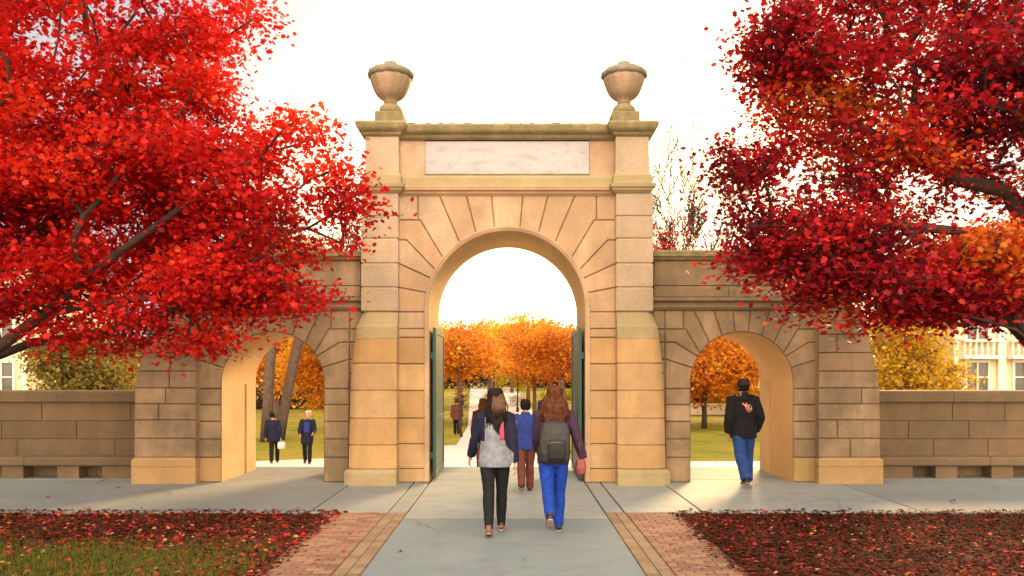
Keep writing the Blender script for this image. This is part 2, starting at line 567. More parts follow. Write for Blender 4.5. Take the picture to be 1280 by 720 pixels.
# brick borders
for s_ in (-1, 1):
    mb = MB(); me_ = MB()
    y = 3.2; row = 0
    xi, xo = 1.67, XB
    while y < 11.18:
        x = xi - (0.1 if row % 2 else 0)
        while x < xo:
            a = max(x, xi); b_ = min(x + 0.2, xo)
            if b_ - a > 0.03:
                xa, xb = sorted((CX + s_ * a, CX + s_ * b_))
                dz = random.uniform(-0.004, 0.003)
                mb.rings(xa + 0.004, xb - 0.004, y + 0.004, min(y + 0.1, 11.185) - 0.004, [(-0.05, 0), (-0.006 + dz, 0), (dz, 0.006)], rtone())
            x += 0.2
        y += 0.1; row += 1
    y = 3.2
    while y < 11.18:
        xa, xb = sorted((CX + s_ * 1.385, CX + s_ * 1.66))
        dz = random.uniform(-0.003, 0.003)
        xm = (xa + xb) / 2
        for p, q in ((xa, xm), (xm, xb)):
            me_.rings(p + 0.004, q - 0.004, y + 0.004, min(y + 0.2, 11.185) - 0.004, [(-0.05, 0), (-0.006 + dz, 0), (dz, 0.006)], rtone())
        y += 0.2
    o = mb.build('brick_border', M['brick']); o['kind'] = 'structure'
    o = me_.build('brick_edging', M['buff_brick']); o['kind'] = 'structure'
mb = MB(); mb.rings(CX - 2.4, CX + 2.4, 3.0, 11.2, [(-0.054, 0), (-0.012, 0)])
o = mb.build('brick_bedding', M['mortar']); o['kind'] = 'structure'

# paths behind the gate
strip('rear_path', [(16.6, CX - 2.3, CX + 2.3), (22, CX - 2.15, CX + 2.15), (45, CX - 2.4, CX + 2.1), (105, CX - 5.4, CX + 0.2)], -0.012, M['rear_concrete'])
strip('crossing_path', [(16.6, -26, 26), (21.2, -26, 26)], -0.02, M['rear_concrete'])
strip('crossing_path', [(21.5, -26, 26), (27.6, -26, 26)], -0.018, M['rear_concrete'])
strip('dirt_verge', [(21.2, -26, 26), (21.5, -26, 26)], -0.014, M['soil'])
strip('side_path', [(27.6, -9.0, -2.2), (29.0, -6.0, -2.2), (34, -2.7, -2.2)], -0.016, M['rear_concrete'])


# ============================================================ GATEWAY
DF, DB = 14.2, 16.2                     # arch faces, front and back
sF = DF / 1000.0
def off(p): return p * sF               # pixel offset from the centre line -> metres at the arch face
def zf(py): return Z(py, DF)

gate = empty('stone_gateway', (CX, (DF + DB) / 2, 0), 'tall central limestone gateway with round arch, pilasters and white inscription panel', 'gateway')
acz = zf(386); RA = off(98)
ztop = zf(241)
facade = MB()
XE = off(137)
RI = RA                                   # stones start at the opening
def arcx(px_):  # arc intersection at given horizontal px offset (positive side)
    x = off(px_); return x
def face_polys(R_, cz, tops, bots, steps, xe, ztp, lows):
    """right-hand half of a rusticated arch face, offsets from the centre.
    tops/bots: radial joints; steps: [(z_edge, x_bend, arc_x)] ; lows: course lines under springing"""
    polys = []
    def A(x0, x1): return arc_pts(0, cz, R_, x0, x1, 4)
    # keystone spans both halves
    polys.append(('k', [(-tops[0], ztp)] + A(-bots[0], bots[0]) + [(tops[0], ztp)]))
    for i in range(len(tops) - 1):
        polys.append(('r', [(tops[i], ztp)] + A(bots[i], bots[i + 1]) + [(tops[i + 1], ztp)]))
    # corner stone: last radial to first step
    zc, xb, ax = steps[0]
    xl = tops[-1]
    xcol = xb + 0.04
    polys.append(('r', [(xl, ztp)] + A(bots[-1], ax) + [(xb, zc), (xcol, zc), (xcol, ztp)]))
    polys.append(('r', [(xcol, ztp), (xcol, zc), (xe, zc), (xe, ztp)]))
    for (z0, b0, a0), (z1, b1, a1) in zip(steps, steps[1:]):
        pl = [(xe, z0), (b0, z0)] + A(a0, a1)
        if b1 < xe - 1e-4:
            pl += [(b1, z1)]
        pl += [(xe, z1)]
        if b0 >= xe - 1e-4:
            pl = pl[1:]
        polys.append(('r', pl))
    # below the springing
    z0, b0, a0 = steps[-1]
    zs = [lows[0]] + lows
    pl = [(xe, z0)] + ([(b0, z0)] if b0 < xe - 1e-4 else []) + A(a0, R_) + [(R_, lows[0]), (xe, lows[0])]
    polys.append(('r', pl))
    for za, zb in zip(lows, lows[1:]):
        polys.append(('r', [(R_, za), (R_, zb), (xe, zb), (xe, za)]))
    return polys

def dedupe(poly):
    out = []
    for p in poly:
        if not out or (abs(p[0] - out[-1][0]) + abs(p[1] - out[-1][1])) > 0.004:
            out.append(p)
    if (abs(out[0][0] - out[-1][0]) + abs(out[0][1] - out[-1][1])) <= 0.004:
        out.pop()
    return out

def ax_of(py, R_, cz, zfun):
    dz = zfun(py) - cz
    return math.sqrt(max(0, R_ * R_ - dz * dz))

steps = [(zf(275), off(109), off(78)), (zf(300), off(126), off(87)), (zf(329), off(137), ax_of(350, RA, acz, zf)),
         (zf(359), off(137), ax_of(367, RA, acz, zf))]
lows = [zf(p) for p in (390, 411, 422, 455, 488.5, 523, 555, 586)] + [0.0]
polys = face_polys(RA, acz, [off(20), off(52), off(86.5)], [off(15.5), off(38), off(58)], steps, XE, ztop, lows)
for kind, pl in polys:
    pl = dedupe(pl)
    lo = min(z for x, z in pl) < 2.2
    for sgn in ((1,) if kind == 'k' else (1, -1)):
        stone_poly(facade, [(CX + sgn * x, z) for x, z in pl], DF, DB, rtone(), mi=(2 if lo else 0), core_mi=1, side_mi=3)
facade.build('arch_facade', [M['stone'], M['mortar'], M['stone_lower'], M['stone_passage_glow']], gate)

# thin raised band round the opening
mb = MB()
def band_ring(y0, y1, r0, r1, n=40):
    pts0, pts1 = [], []
    prof = [(r0 - 0.004, y0 + 0.0), (r0 + 0.05, y0 - 0.03), (r1, y0 - 0.03), (r1 + 0.012, y0 + 0.02)]
    rings = []
    path = [(1, 0.0)] + [(None, math.pi * i / n) for i in range(n + 1)] + [(-1, 0.0)]
    for kind, a in path:
        ring = []
        for r_, y in prof:
            if kind is None:
                ring.append((CX + r_ * math.cos(a), y, acz + r_ * math.sin(a)))
            else:
                ring.append((CX + kind * r_, y, 0.02))
        rings.append(ring)
    o = len(mb.v)
    for r_ in rings: mb.v += r_
    k = len(prof)
    for i in range(len(rings) - 1):
        for j in range(k - 1):
            a = o + i * k + j
            mb.face((a, a + k, a + k + 1, a + 1), 0.6)
band_ring(DF, DB, RA, RA + 0.075)
mb.build('arch_band', M['stone'], gate)

# pilasters, buttresses, attic
PF = 14.0; PB = 16.4
for s_ in (-1, 1):
    mb = MB()
    zs = [Z(p, PF) for p in (241, 270, 298, 329, 359, 389.5)]
    xa, xb = off(134.5), X(640 + 182.5, PF)
    x0, x1 = sorted((CX + s_ * xa, CX + s_ * xb))
    for za, zb in zip(zs, zs[1:]):
        mb.box(x0, x1, PF, PB, zb, za, rtone(), 0.022)
    mb.box(x0 + 0.024, x1 - 0.024, PF + 0.024, PB - 0.024, zs[-1] + 0.01, zs[0] - 0.01, 0.3, mi=1)
    mb.build('pilaster', [M['stone_pilaster'], M['mortar']], gate)
    # buttress: convex battered foot of the pilaster
    mb = MB()
    DBt = 13.84
    lv = [(389.5, 184.0, 13.985), (397, 186.5, 13.965), (405, 189, 13.93), (408, 190.5, 13.90), (422, 192.0, 13.875), (454.5, 195.5, 13.855), (488.5, 197, 13.85),
          (523.5, 198.2, 13.845), (557, 199.0, 13.84), (587, 199.5, 13.84)]
    def plan(outer, yf_, z, ins=0.0):
        xo = X(640 + outer, DBt) - ins; xi = off(135) + ins
        bulge = 0.07
        pts = []
        for i in range(13):
            t = i / 12
            x = xi + (xo - xi) * t
            c = 1 - (2 * t - 1) ** 4
            yv = yf_ + ins + bulge * (1 - c) * (0.3 if t < 0.5 else 1.0) * 1.6
            pts.append((CX + s_ * x, yv, z))
        pts.append((CX + s_ * xo, PB + 0.02, z)); pts.append((CX + s_ * xi, PB + 0.02, z))
        return pts if s_ > 0 else pts[::-1]
    zc = [Z(p, DBt) for p, _, _ in lv]
    # mossy shoulder
    sh = MB()
    sh.loft([plan(lv[i][1], lv[i][2], zc[i] - (0.012 if i == 4 else 0), 0.0) for i in (4, 3, 2, 1, 0)], 0.5)
    sh.build('buttress_shoulder', M['stone_green'], gate)
    ch = 0.022
    for i in range(4, 9):
        t_, b_ = zc[i], zc[i + 1]
        o0, y0 = lv[i][1], lv[i][2]; o1, y1 = lv[i + 1][1], lv[i + 1][2]
        mb.loft([plan(o1, y1, b_, ch), plan(o1, y1, b_ + ch, 0), plan(o0, y0, t_ - ch, 0), plan(o0, y0, t_, ch)], rtone())
    mb.loft([plan(205, 13.80, 0.0), plan(205, 13.80, zc[-1] - 0.06), plan(204, 13.81, zc[-1] - 0.03), plan(200, 13.845, zc[-1])], 0.4, mi=1)
    mb.build('buttress', [M['stone_lower'], M['stone_green']], gate)

# entablature under the attic
def ledge(parent, name, x0, x1, y0, y1, prof, mat, tone=0.5):
    mb = MB(); mb.rings(x0, x1, y0, y1, prof, tone); return mb.build(name, mat, parent)
za = Z(241, PF)
ledge(gate, 'entablature', CX - off(136.5), CX + off(136.5), DF, DB,
      [(za - 0.02, 0), (za, -0.02), (za + 0.03, -0.05), (za + 0.06, -0.05), (za + 0.075, -0.09), (za + 0.14, -0.10), (za + 0.155, -0.04), (za + 0.17, -0.03)], M['stone'])
ledge(gate, 'attic_base', CX - off(136), CX + off(136), DF, DB,
      [(za + 0.17, -0.02), (za + 0.30, -0.02), (za + 0.37, 0.02), (za + 0.38, 0.06)], M['stone_green'])
zb = za + 0.38
zt2 = Z(170, PF)
# attic wall: two end stones and the panel
mb = MB()
for a, b_ in ((-136, -103), (103, 136)):
    mb.box(CX + off(a), CX + off(b_), DF + 0.05, DB - 0.05, zb - 0.02, zt2, rtone(), 0.0)
mb.box(CX - off(103), CX + off(103), DF + 0.09, DB - 0.052, zb - 0.02, zt2, 0.5)
mb.build('attic_wall', M['stone'], gate)
mb = MB()
mb.box(CX - off(102.5), CX + off(102.5), DF + 0.03, DF + 0.12, zb + 0.012, zt2 - 0.03, 0.5)
mb.build('marble_panel', M['marble'], gate)
ledge(gate, 'panel_sill', CX - off(103), CX + off(103), DF - 0.0, DF + 0.2, [(zb - 0.01, 0), (zb + 0.008, 0.012)], M['stone_moss'])
# main cornice
ledge(gate, 'cornice', CX - off(134), CX + off(134), DF, DB,
      [(zt2 - 0.005, 0.0), (zt2 + 0.03, -0.04), (zt2 + 0.06, -0.05), (zt2 + 0.10, -0.12), (zt2 + 0.13, -0.14), (zt2 + 0.20, -0.16), (zt2 + 0.23, -0.14), (zt2 + 0.26, -0.05)], M['stone_moss'])
# mossy crest
mb = MB()
nx = 90
rows = []
for k, (yy_, zz) in enumerate(((DF - 0.10, 0.21), (DF - 0.02, 0.28), (DF + 0.25, 0.31), (DF + 0.8, 0.30))):
    o = len(mb.v)
    for i in range(nx + 1):
        x = CX - off(131) + off(262) * i / nx
        mb.v.append((x, yy_ + 0.02 * noise.noise(Vector((x * 9, k * 3, 1))), zt2 + zz + (0.028 * noise.noise(Vector((x * 7, k, 5))) + 0.02 * noise.noise(Vector((x * 23, k, 9))) if k else 0)))
    rows.append(o)
for a, b_ in zip(rows, rows[1:]):
    for i in range(nx):
        mb.face((a + i, a + i + 1, b_ + i + 1, b_ + i))
mb.build('moss_crest', M['moss'], gate)

for s_ in (-1, 1):
    x0, x1 = sorted((CX + s_ * X(640 + 135.5, PF), CX + s_ * X(640 + 178, PF)))
    ledge(gate, 'pilaster_capital', x0, x1, PF, PB,
          [(za - 0.005, 0), (za + 0.02, -0.03), (za + 0.045, -0.06), (za + 0.08, -0.06), (za + 0.09, -0.09), (za + 0.15, -0.10), (za + 0.165, -0.04), (za + 0.30, -0.04), (za + 0.36, 0.0)], M['stone_green'])
    mb = MB(); mb.rings(x0, x1, PF + 0.02, PB - 0.02, [(za + 0.36, 0), (zt2, 0.01)], 0.4)
    mb.build('attic_pier', M['stone_pilaster'], gate)
    ledge(gate, 'pier_cap', x0, x1, PF + 0.02, PB - 0.02,
          [(zt2, 0.0), (zt2 + 0.03, -0.04), (zt2 + 0.06, -0.05), (zt2 + 0.10, -0.11), (zt2 + 0.13, -0.13), (zt2 + 0.20, -0.15), (zt2 + 0.24, -0.13), (zt2 + 0.27, 0.0)], M['stone_moss'])

# green iron gate leaves folded against the jambs
for s_ in (-1, 1):
    leaf = bpy.data.objects.new('gate_leaf', None); leaf.parent = gate; C.objects.link(leaf)
    leaf['_org'] = tuple(gate.location)
    xw = CX + s_ * (RA - 0.012)
    zl = zf(409)
    mb = MB()
    def bx(a, b_, y0, y1, z0, z1):
        p, q = sorted((xw - s_ * a, xw - s_ * b_)); mb.box(p, q, y0, y1, z0, z1)
    bx(0.045, 0.10, 14.34, 14.44, 0.06, zl); bx(0.045, 0.10, 16.0, 16.1, 0.06, zl)
    for zz in (0.06, 1.05, zl - 0.1):
        bx(0.047, 0.098, 14.44, 16.0, zz, zz + 0.1)
    mb.build('frame', M['green_paint'], leaf)
    mb = MB(); bx(0.055, 0.085, 14.441, 15.999, 0.161, 1.049); bx(0.055, 0.085, 14.441, 15.999, 1.151, zl - 0.101)
    mb.build('panel', M['green_paint'], leaf)
    for zz in (0.4, 2.2):
        mb = MB()
        bx(0.0, 0.06, 14.36, 14.42, zz, zz + 0.12)
        mb.build('hinge', M['green_paint'], leaf)

# urns
for s_, lab in ((-1, 'weathered stone urn standing on the left pier of the gateway, nearer the scarlet tree'), (1, 'weathered stone urn standing on the right pier of the gateway, nearer the crimson tree')):
    ux = CX + s_ * X(640 + 151.5, PF); uy = 14.55
    zu = zt2 + 0.268
    k = uy / 1000.0
    u = empty('stone_urn', (ux, uy, zu), lab, 'urn', 'stone urns on top of the gateway')
    mb = MB()
    mb.rings(ux - 17 * k, ux + 17 * k, uy - 17 * k, uy + 17 * k, [(zu, 0), (zu + 18 * k, 0), (zu + 19 * k, 0.015)], 0.4)
    mb.build('plinth', M['stone_moss'], u)
    zu += 9.5 * k
    mb = MB()
    mb.lathe([(13 * k, zu + 9.5 * k), (14 * k, zu + 12 * k), (14.3 * k, zu + 15 * k), (13.4 * k, zu + 18 * k), (11 * k, zu + 20.5 * k), (8.6 * k, zu + 22 * k)], ux, uy, 28, 0.5)
    mb.build('foot', M['stone_moss'], u, smooth=True)
    mb = MB()
    mb.lathe([(8.6 * k, zu + 22 * k), (8.2 * k, zu + 25 * k), (9.5 * k, zu + 27.5 * k), (13.5 * k, zu + 30 * k), (17.5 * k, zu + 34 * k), (20.3 * k, zu + 39 * k), (22.6 * k, zu + 45 * k), (24.6 * k, zu + 51 * k), (25.6 * k, zu + 55 * k)],
             ux, uy, 72, 0.5, wave=lambda i, a: (0.028 * abs(math.sin(a * 8)) if 3 <= i <= 7 else 0))
    mb.build('bowl', M['urn_stone'], u, smooth=True)
    mb = MB()
    mb.lathe([(25 * k, zu + 54.5 * k), (28 * k, zu + 56.5 * k), (28.6 * k, zu + 59 * k), (27.5 * k, zu + 61.5 * k), (24 * k, zu + 64.5 * k), (19 * k, zu + 67 * k), (13 * k, zu + 69.5 * k), (8.5 * k, zu + 72 * k), (7.6 * k, zu + 74.5 * k), (3 * k, zu + 76 * k)],
             ux, uy, 60, 0.5, wave=lambda i, a: 0.05 * noise.noise(Vector((math.cos(a) * 3, math.sin(a) * 3, i * 0.9 + s_))) + 0.03 * math.sin(a * 13 + i))
    mb.build('rim', M['urn_rim'], u, smooth=True)

# ------------------------------------------------------------ side wings
WF, WB = 14.25, 16.2
sW = WF / 1000.0
def zw(py): return Z(py, WF)
for s_, lab in ((-1, 'lower stone side wing with small round arch under the scarlet tree'), (1, 'lower stone side wing with small round arch beside the man in black hoodie')):
    wc = CX + s_ * 293.5 * sW
    wing = empty('side_wing', (wc, 15.2, 0), lab, 'arched wall', 'side wings of the gateway')
    RW = 64 * sW; wz = zw(479)
    fac = MB()
    zt_ = zw(388)
    st = [(zw(411.5), 70 * sW, 52 * sW), (zw(428), 84 * sW, ax_of(446, RW, wz, zw)), (zw(449), 96 * sW, ax_of(460, RW, wz, zw))]
    lw = [zw(p) for p in (486, 506, 527, 549, 572)] + [0.0]
    pol = face_polys(RW, wz, [11 * sW, 35 * sW, 60 * sW], [8.5 * sW, 24.5 * sW, 40 * sW], st, 96 * sW, zt_, lw)
    # the inner side stops against the pilaster, the outer runs into the end pier
    for kind, pl in pol:
        pl = dedupe(pl)
        lo = min(z for x, z in pl) < 0.02
        for sgn in ((1,) if kind == 'k' else (1, -1)):
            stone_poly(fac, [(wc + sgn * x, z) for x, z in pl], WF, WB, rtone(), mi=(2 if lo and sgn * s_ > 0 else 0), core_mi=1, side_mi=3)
    # filler up to the buttress
    xin = sorted((wc - s_ * 96 * sW, CX + s_ * 181 * sW))
    mbx = fac
    zz = [zt_, zw(411.5), zw(428), zw(449), zw(467)] + lw
    for a, b_ in zip(zz, zz[1:]):
        if xin[1] - xin[0] > 0.03:
            stone_poly(fac, [(xin[0], b_), (xin[1], b_), (xin[1], a), (xin[0], a)], WF, WB, rtone())
    fac.build('arch_facade', [M['stone_wing'], M['mortar'], M['stone_base'], M['stone_passage_glow']], wing)
    # recessed inner order of the passage (rebate seen on the jamb)
    mb = MB()
    for (ya, yb_, pr) in ((15.55, 16.1, 0.022),):
        mb = MB()
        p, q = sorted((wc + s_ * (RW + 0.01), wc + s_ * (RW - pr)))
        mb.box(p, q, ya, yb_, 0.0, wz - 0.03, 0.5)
        mb.build('jamb_pilaster', M['stone_passage_glow'], wing)
    # end pier, battered on its outer side
    mb = MB()
    pys = [386, 418, 441, 464, 485, 505, 525, 548, 572]
    zp = [Z(p, 14.1) for p in pys]
    def oute(z):
        t = max(0, min(1, (z - 1.75) / 1.3))
        return 467.5 - 21 * t - 1.5 * max(0, min(1, z / 1.7))
    xin_ = 389.0
    kx = 14.1 / 1000
    for a, b_ in zip(zp, zp[1:]):
        o1, o0 = oute(a), oute(b_)
        cuts = [xin_, o0] if random.random() < 0.35 else [xin_, xin_ + random.uniform(0.3, 0.7) * (o0 - xin_), o0]
        for i in range(len(cuts) - 1):
            l0 = CX + s_ * cuts[i] * kx; r0 = CX + s_ * cuts[i + 1] * kx
            r1 = r0 if i < len(cuts) - 2 else CX + s_ * o1 * kx
            stone_poly(mb, [(l0, b_), (r0, b_), (r1, a), (l0, a)], 14.1, 16.3, rtone(), 0.016, 0.018)
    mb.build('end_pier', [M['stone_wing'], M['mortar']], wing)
    mb = MB()
    p, q = sorted((CX + s_ * 388 * kx, CX + s_ * 468.5 * kx))
    mb.rings(p, q, 14.05, 16.34, [(0, 0), (zp[-1] - 0.17, 0), (zp[-1] - 0.16, 0.012), (zp[-1] - 0.15, 0), (zp[-1] - 0.04, 0), (zp[-1], 0.045)], 0.6)
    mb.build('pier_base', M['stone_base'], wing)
    # string course, parapet, coping
    p, q = sorted((CX + s_ * 183 * sW, CX + s_ * 430 * sW))
    ledge(wing, 'string_course', p, q, WF, WB, [(zt_ - 0.0, 0), (zt_ + 0.05, -0.05), (zt_ + 0.10, -0.06), (zt_ + 0.11, -0.02), (zt_ + 0.14, -0.02), (zt_ + 0.17, -0.09), (zt_ + 0.22, -0.09), (zt_ + 0.235, 0.0)], M['stone_wing'])
    mb = MB()
    za_, zb_ = zt_ + 0.236, zw(326)
    zm = zw(357)
    xx = [p, p + (q - p) * 0.38, p + (q - p) * 0.7, q]
    for (u0, u1) in ((za_, zm), (zm, zb_)):
        for a, b_ in zip(xx, xx[1:]):
            stone_poly(mb, [(a, u0), (b_, u0), (b_, u1), (a, u1)], WF, WB, rtone(), 0.01, 0.01)
        xx = [p, p + (q - p) * 0.55, q]
    mb.build('parapet', [M['stone_wing'], M['mortar']], wing)
    ledge(wing, 'coping', p, q, WF, WB, [(zb_, 0), (zb_ + 0.02, -0.05), (zb_ + 0.05, -0.06), (zb_ + 0.07, -0.10), (zb_ + 0.15, -0.11), (zb_ + 0.185, -0.06)], M['stone_moss'])

# ------------------------------------------------------------ low walls and benches
LF = 15.1
for s_, side in ((-1, 'left'), (1, 'right')):
    x_in = CX + s_ * 466 * 0.0141; x_out = CX + s_ * 13.5
    wob = 'long low limestone wall behind the bench, beside the scarlet tree' if s_ < 0 else 'long low limestone wall behind the bench, beside the crimson tree'
    w = empty('low_wall', ((x_in + x_out) / 2, 15.4, 0), wob, 'wall', 'low walls flanking the gateway')
    mb = MB()
    zs = [Z(p, LF) for p in (503, 526, 548.5, 571)] + [0.0]
    for r_, (a, b_) in enumerate(zip(zs, zs[1:])):
        x = min(x_in, x_out)
        xe_ = max(x_in, x_out)
        while x < xe_ - 0.01:
            w_ = random.uniform(0.7, 1.9)
            x2 = min(x + w_, xe_)
            if xe_ - x2 < 0.35: x2 = xe_
            stone_poly(mb, [(x, b_), (x2, b_), (x2, a), (x, a)], LF, LF + 0.6, rtone(), 0.008, 0.010)
            x = x2
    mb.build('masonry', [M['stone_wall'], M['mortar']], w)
    p, q = sorted((x_in, x_out))
    mb = MB()
    x = p
    zc0, zc1 = Z(503, LF), Z(488.5, LF)
    while x < q - 0.01:
        x2 = min(x + random.uniform(1.5, 2.2), q)
        if q - x2 < 0.5: x2 = q
        mb.rings(x + 0.003, x2 - 0.003, LF - 0.06, LF + 0.66, [(zc0, 0.015), (zc0 + 0.02, 0), (zc1 - 0.03, 0), (zc1, 0.02)], rtone())
        x = x2
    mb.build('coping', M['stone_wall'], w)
    bl = 'low stone bench on squat blocks against the wall, on the scarlet tree side' if s_ < 0 else 'low stone bench on squat blocks against the wall, on the crimson tree side'
    bnch = empty('stone_bench', ((x_in + x_out) / 2, 14.9, 0), bl, 'bench', 'stone benches along the low walls')
    mb = MB()
    xi = x_in + s_ * 0.42
    p, q = sorted((x_in + s_ * 0.02, x_out))
    x = p
    z0, z1 = Z(583, 14.72), Z(571.5, 14.72)
    while x < q - 0.01:
        x2 = min(x + 2.3, q)
        mb.rings(x + 0.003, x2 - 0.003, 14.72, LF - 0.003, [(z0, 0.03), (z0 + 0.03, 0.0), (z1 - 0.03, 0), (z1, 0.015)], rtone())
        x = x2
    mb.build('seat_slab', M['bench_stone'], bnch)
    x = abs(x_in - CX) + 0.3
    first = True
    while x < 13.2:
        mb = MB()
        wd = 0.62 if first else 0.40
        a, b_ = sorted((CX + s_ * (x - (0.25 if first else 0)), CX + s_ * (x + wd)))
        mb.rings(a, b_, 14.79, LF - 0.004, [(0, 0), (z0 - 0.001, 0)], rtone())
        mb.build('support_block', M['bench_stone'], bnch)
        x += 1.05 if first else 1.03
        first = False


# ============================================================ TREES
def grow(trunk_lines, targets, seg=0.28, pen=0.22, wob=0.06, lift=0.10):
    """branch skeleton: each target is joined to the best existing node; returns nodes, parents, tip ids"""
    nodes = []; par = []; plen = []
    for line in trunk_lines:
        attach = None
        if nodes:
            arr = np.array(nodes); attach = int(np.argmin(((arr - np.array(line[0])) ** 2).sum(1)))
        for i, p in enumerate(line):
            if i == 0 and attach is not None:
                prev = attach; continue
            if nodes:
                pp = prev
                plen.append(plen[pp] + math.dist(nodes[pp], p)); par.append(pp)
            else:
                plen.append(0.0); par.append(-1)
            nodes.append(tuple(p)); prev = len(nodes) - 1
    arr0 = np.array(nodes)
    tg = np.array(targets)
    dmin = np.sqrt(((tg[:, None, :] - arr0[None]) ** 2).sum(2)).min(1)
    order = np.argsort(dmin)
    cap = 60000
    A = np.zeros((cap, 3)); n = len(nodes); A[:n] = arr0
    L = np.zeros(cap); L[:n] = plen
    zmin = arr0[0, 2] + 0.5
    tips = [0] * len(tg)
    for ti in order:
        c = tg[ti]
        d = np.sqrt(((A[:n] - c) ** 2).sum(1)) + pen * L[:n]
        d[A[:n, 2] < zmin] += 50
        k = int(np.argmin(d))
        p0 = A[k].copy(); D = math.dist(p0, c)
        m_ = max(1, int(D / seg))
        prev = k
        side = rng.normal(0, wob * D, 3)
        for i in range(1, m_ + 1):
            t = i / m_
            q = p0 + (c - p0) * t + side * math.sin(math.pi * t) + np.array([0, 0, lift * D * math.sin(math.pi * t)])
            if i < m_: q = q + rng.normal(0, 0.02, 3)
            A[n] = q; L[n] = L[prev] + D / m_; par.append(prev); prev = n; n += 1
        tips[ti] = prev
    return A[:n], par, tips


def branch_mesh(A, par, r0, rmin=0.004, expo=0.5, sides=6, split=None, base_flare=1.25):
    n = len(A)
    cnt = np.zeros(n)
    child = [[] for _ in range(n)]
    for i in range(n - 1, 0, -1):
        pass
    for i, p in enumerate(par):
        if p >= 0: child[p].append(i)
    for i in range(n - 1, -1, -1):
        if not child[i]: cnt[i] = 1
        if par[i] >= 0: cnt[par[i]] += cnt[i]
    rad = np.maximum(rmin, r0 * (cnt / cnt[0]) ** expo)
    main, rest = MB(), MB()
    # chains: follow the thickest child
    starts = [(0, None)]
    while starts:
        s0, frm = starts.pop()
        chain = [] if frm is None else [frm]
        c = s0
        while True:
            chain.append(c)
            if not child[c]: break
            ch = sorted(child[c], key=lambda q: -cnt[q])
            for q in ch[1:]: starts.append((q, c))
            c = ch[0]
        if len(chain) < 2: continue
        rr = [float(rad[q]) for q in chain]
        if frm is not None: rr[0] = min(rr[0], rr[1] * 1.15)
        rr[-1] *= 0.5
        big = frm is None
        sd = 10 if rr[0] > 0.05 else (6 if rr[0] > 0.015 else 4)
        if big: rr[0] *= base_flare
        (main if big else rest).tube([Vector(A[q]) for q in chain], rr, sd, tone=random.random())
    return main, rest, rad


MAPLE = np.array([(0, -0.50), (0.16, -0.30), (0.44, -0.26), (0.34, 0.02), (0.50, 0.30), (0.24, 0.30), (0.0, 0.62), (-0.24, 0.30), (-0.50, 0.30), (-0.34, 0.02), (-0.44, -0.26), (-0.16, -0.30)])
OVAL = np.array([(0, -0.5), (0.30, -0.1), (0.22, 0.3), (0, 0.55), (-0.22, 0.3), (-0.30, -0.1)])
QUAD = np.array([(0, -0.55), (0.38, 0), (0, 0.55), (-0.38, 0)])


def leaf_mesh(name, cen, size, tone, tmpl, up=0.5, curl=0.25, flat=False):
    """many separate leaf-shaped faces"""
    n = len(cen); k = len(tmpl)
    nrm = rng.normal(0, 1, (n, 3))
    if flat:
        nrm[:, :2] *= 0.28; nrm[:, 2] = np.abs(nrm[:, 2]) + 0.6
    else:
        nrm[:, 2] = np.abs(nrm[:, 2]) + up
    nrm /= np.linalg.norm(nrm, axis=1)[:, None]
    a = rng.normal(0, 1, (n, 3))
    u = np.cross(nrm, a); u /= np.linalg.norm(u, axis=1)[:, None]
    w = np.cross(nrm, u)
    sz = size * rng.uniform(0.5, 1.35, n)
    tx = tmpl[None, :, 0] * sz[:, None]; ty = tmpl[None, :, 1] * sz[:, None]
    tx = tx * rng.uniform(0.55, 1.1, n)[:, None]
    bend = (curl * rng.uniform(-0.6, 2.2, n)[:, None] * (np.abs(tmpl[None, :, 0]) + 0.6 * tmpl[None, :, 1] ** 2)) * sz[:, None]
    V = cen[:, None, :] + tx[..., None] * u[:, None, :] + ty[..., None] * w[:, None, :] - bend[..., None] * nrm[:, None, :]
    me = bpy.data.meshes.new(name)
    me.vertices.add(n * k); me.loops.add(n * k); me.polygons.add(n)
    me.vertices.foreach_set('co', V.reshape(-1).astype(np.float32))
    me.loops.foreach_set('vertex_index', np.arange(n * k, dtype=np.int32))
    me.polygons.foreach_set('loop_start', (np.arange(n) * k).astype(np.int32))
    at = me.attributes.new('tone', 'FLOAT', 'FACE')
    at.data.foreach_set('value', np.clip(tone, 0, 1).astype(np.float32))
    me.update(calc_edges=True)
    me.validate()
    return me


def crown_points(blobs, n, shell=0.35):
    """blobs: (centre, radii, weight, hue) -> cluster centres inside the union of ellipsoids"""
    w = np.array([b[2] for b in blobs], float); w /= w.sum()
    out = []; hue = []
    while len(out) < n:
        b = blobs[rng.choice(len(blobs), p=w)]
        v = rng.normal(0, 1, 3); v /= np.linalg.norm(v)
        r_ = rng.uniform(0, 1) ** shell
        p = np.array(b[0]) + v * r_ * np.array(b[1])
        out.append(p); hue.append(b[3])
    return np.array(out), np.array(hue)


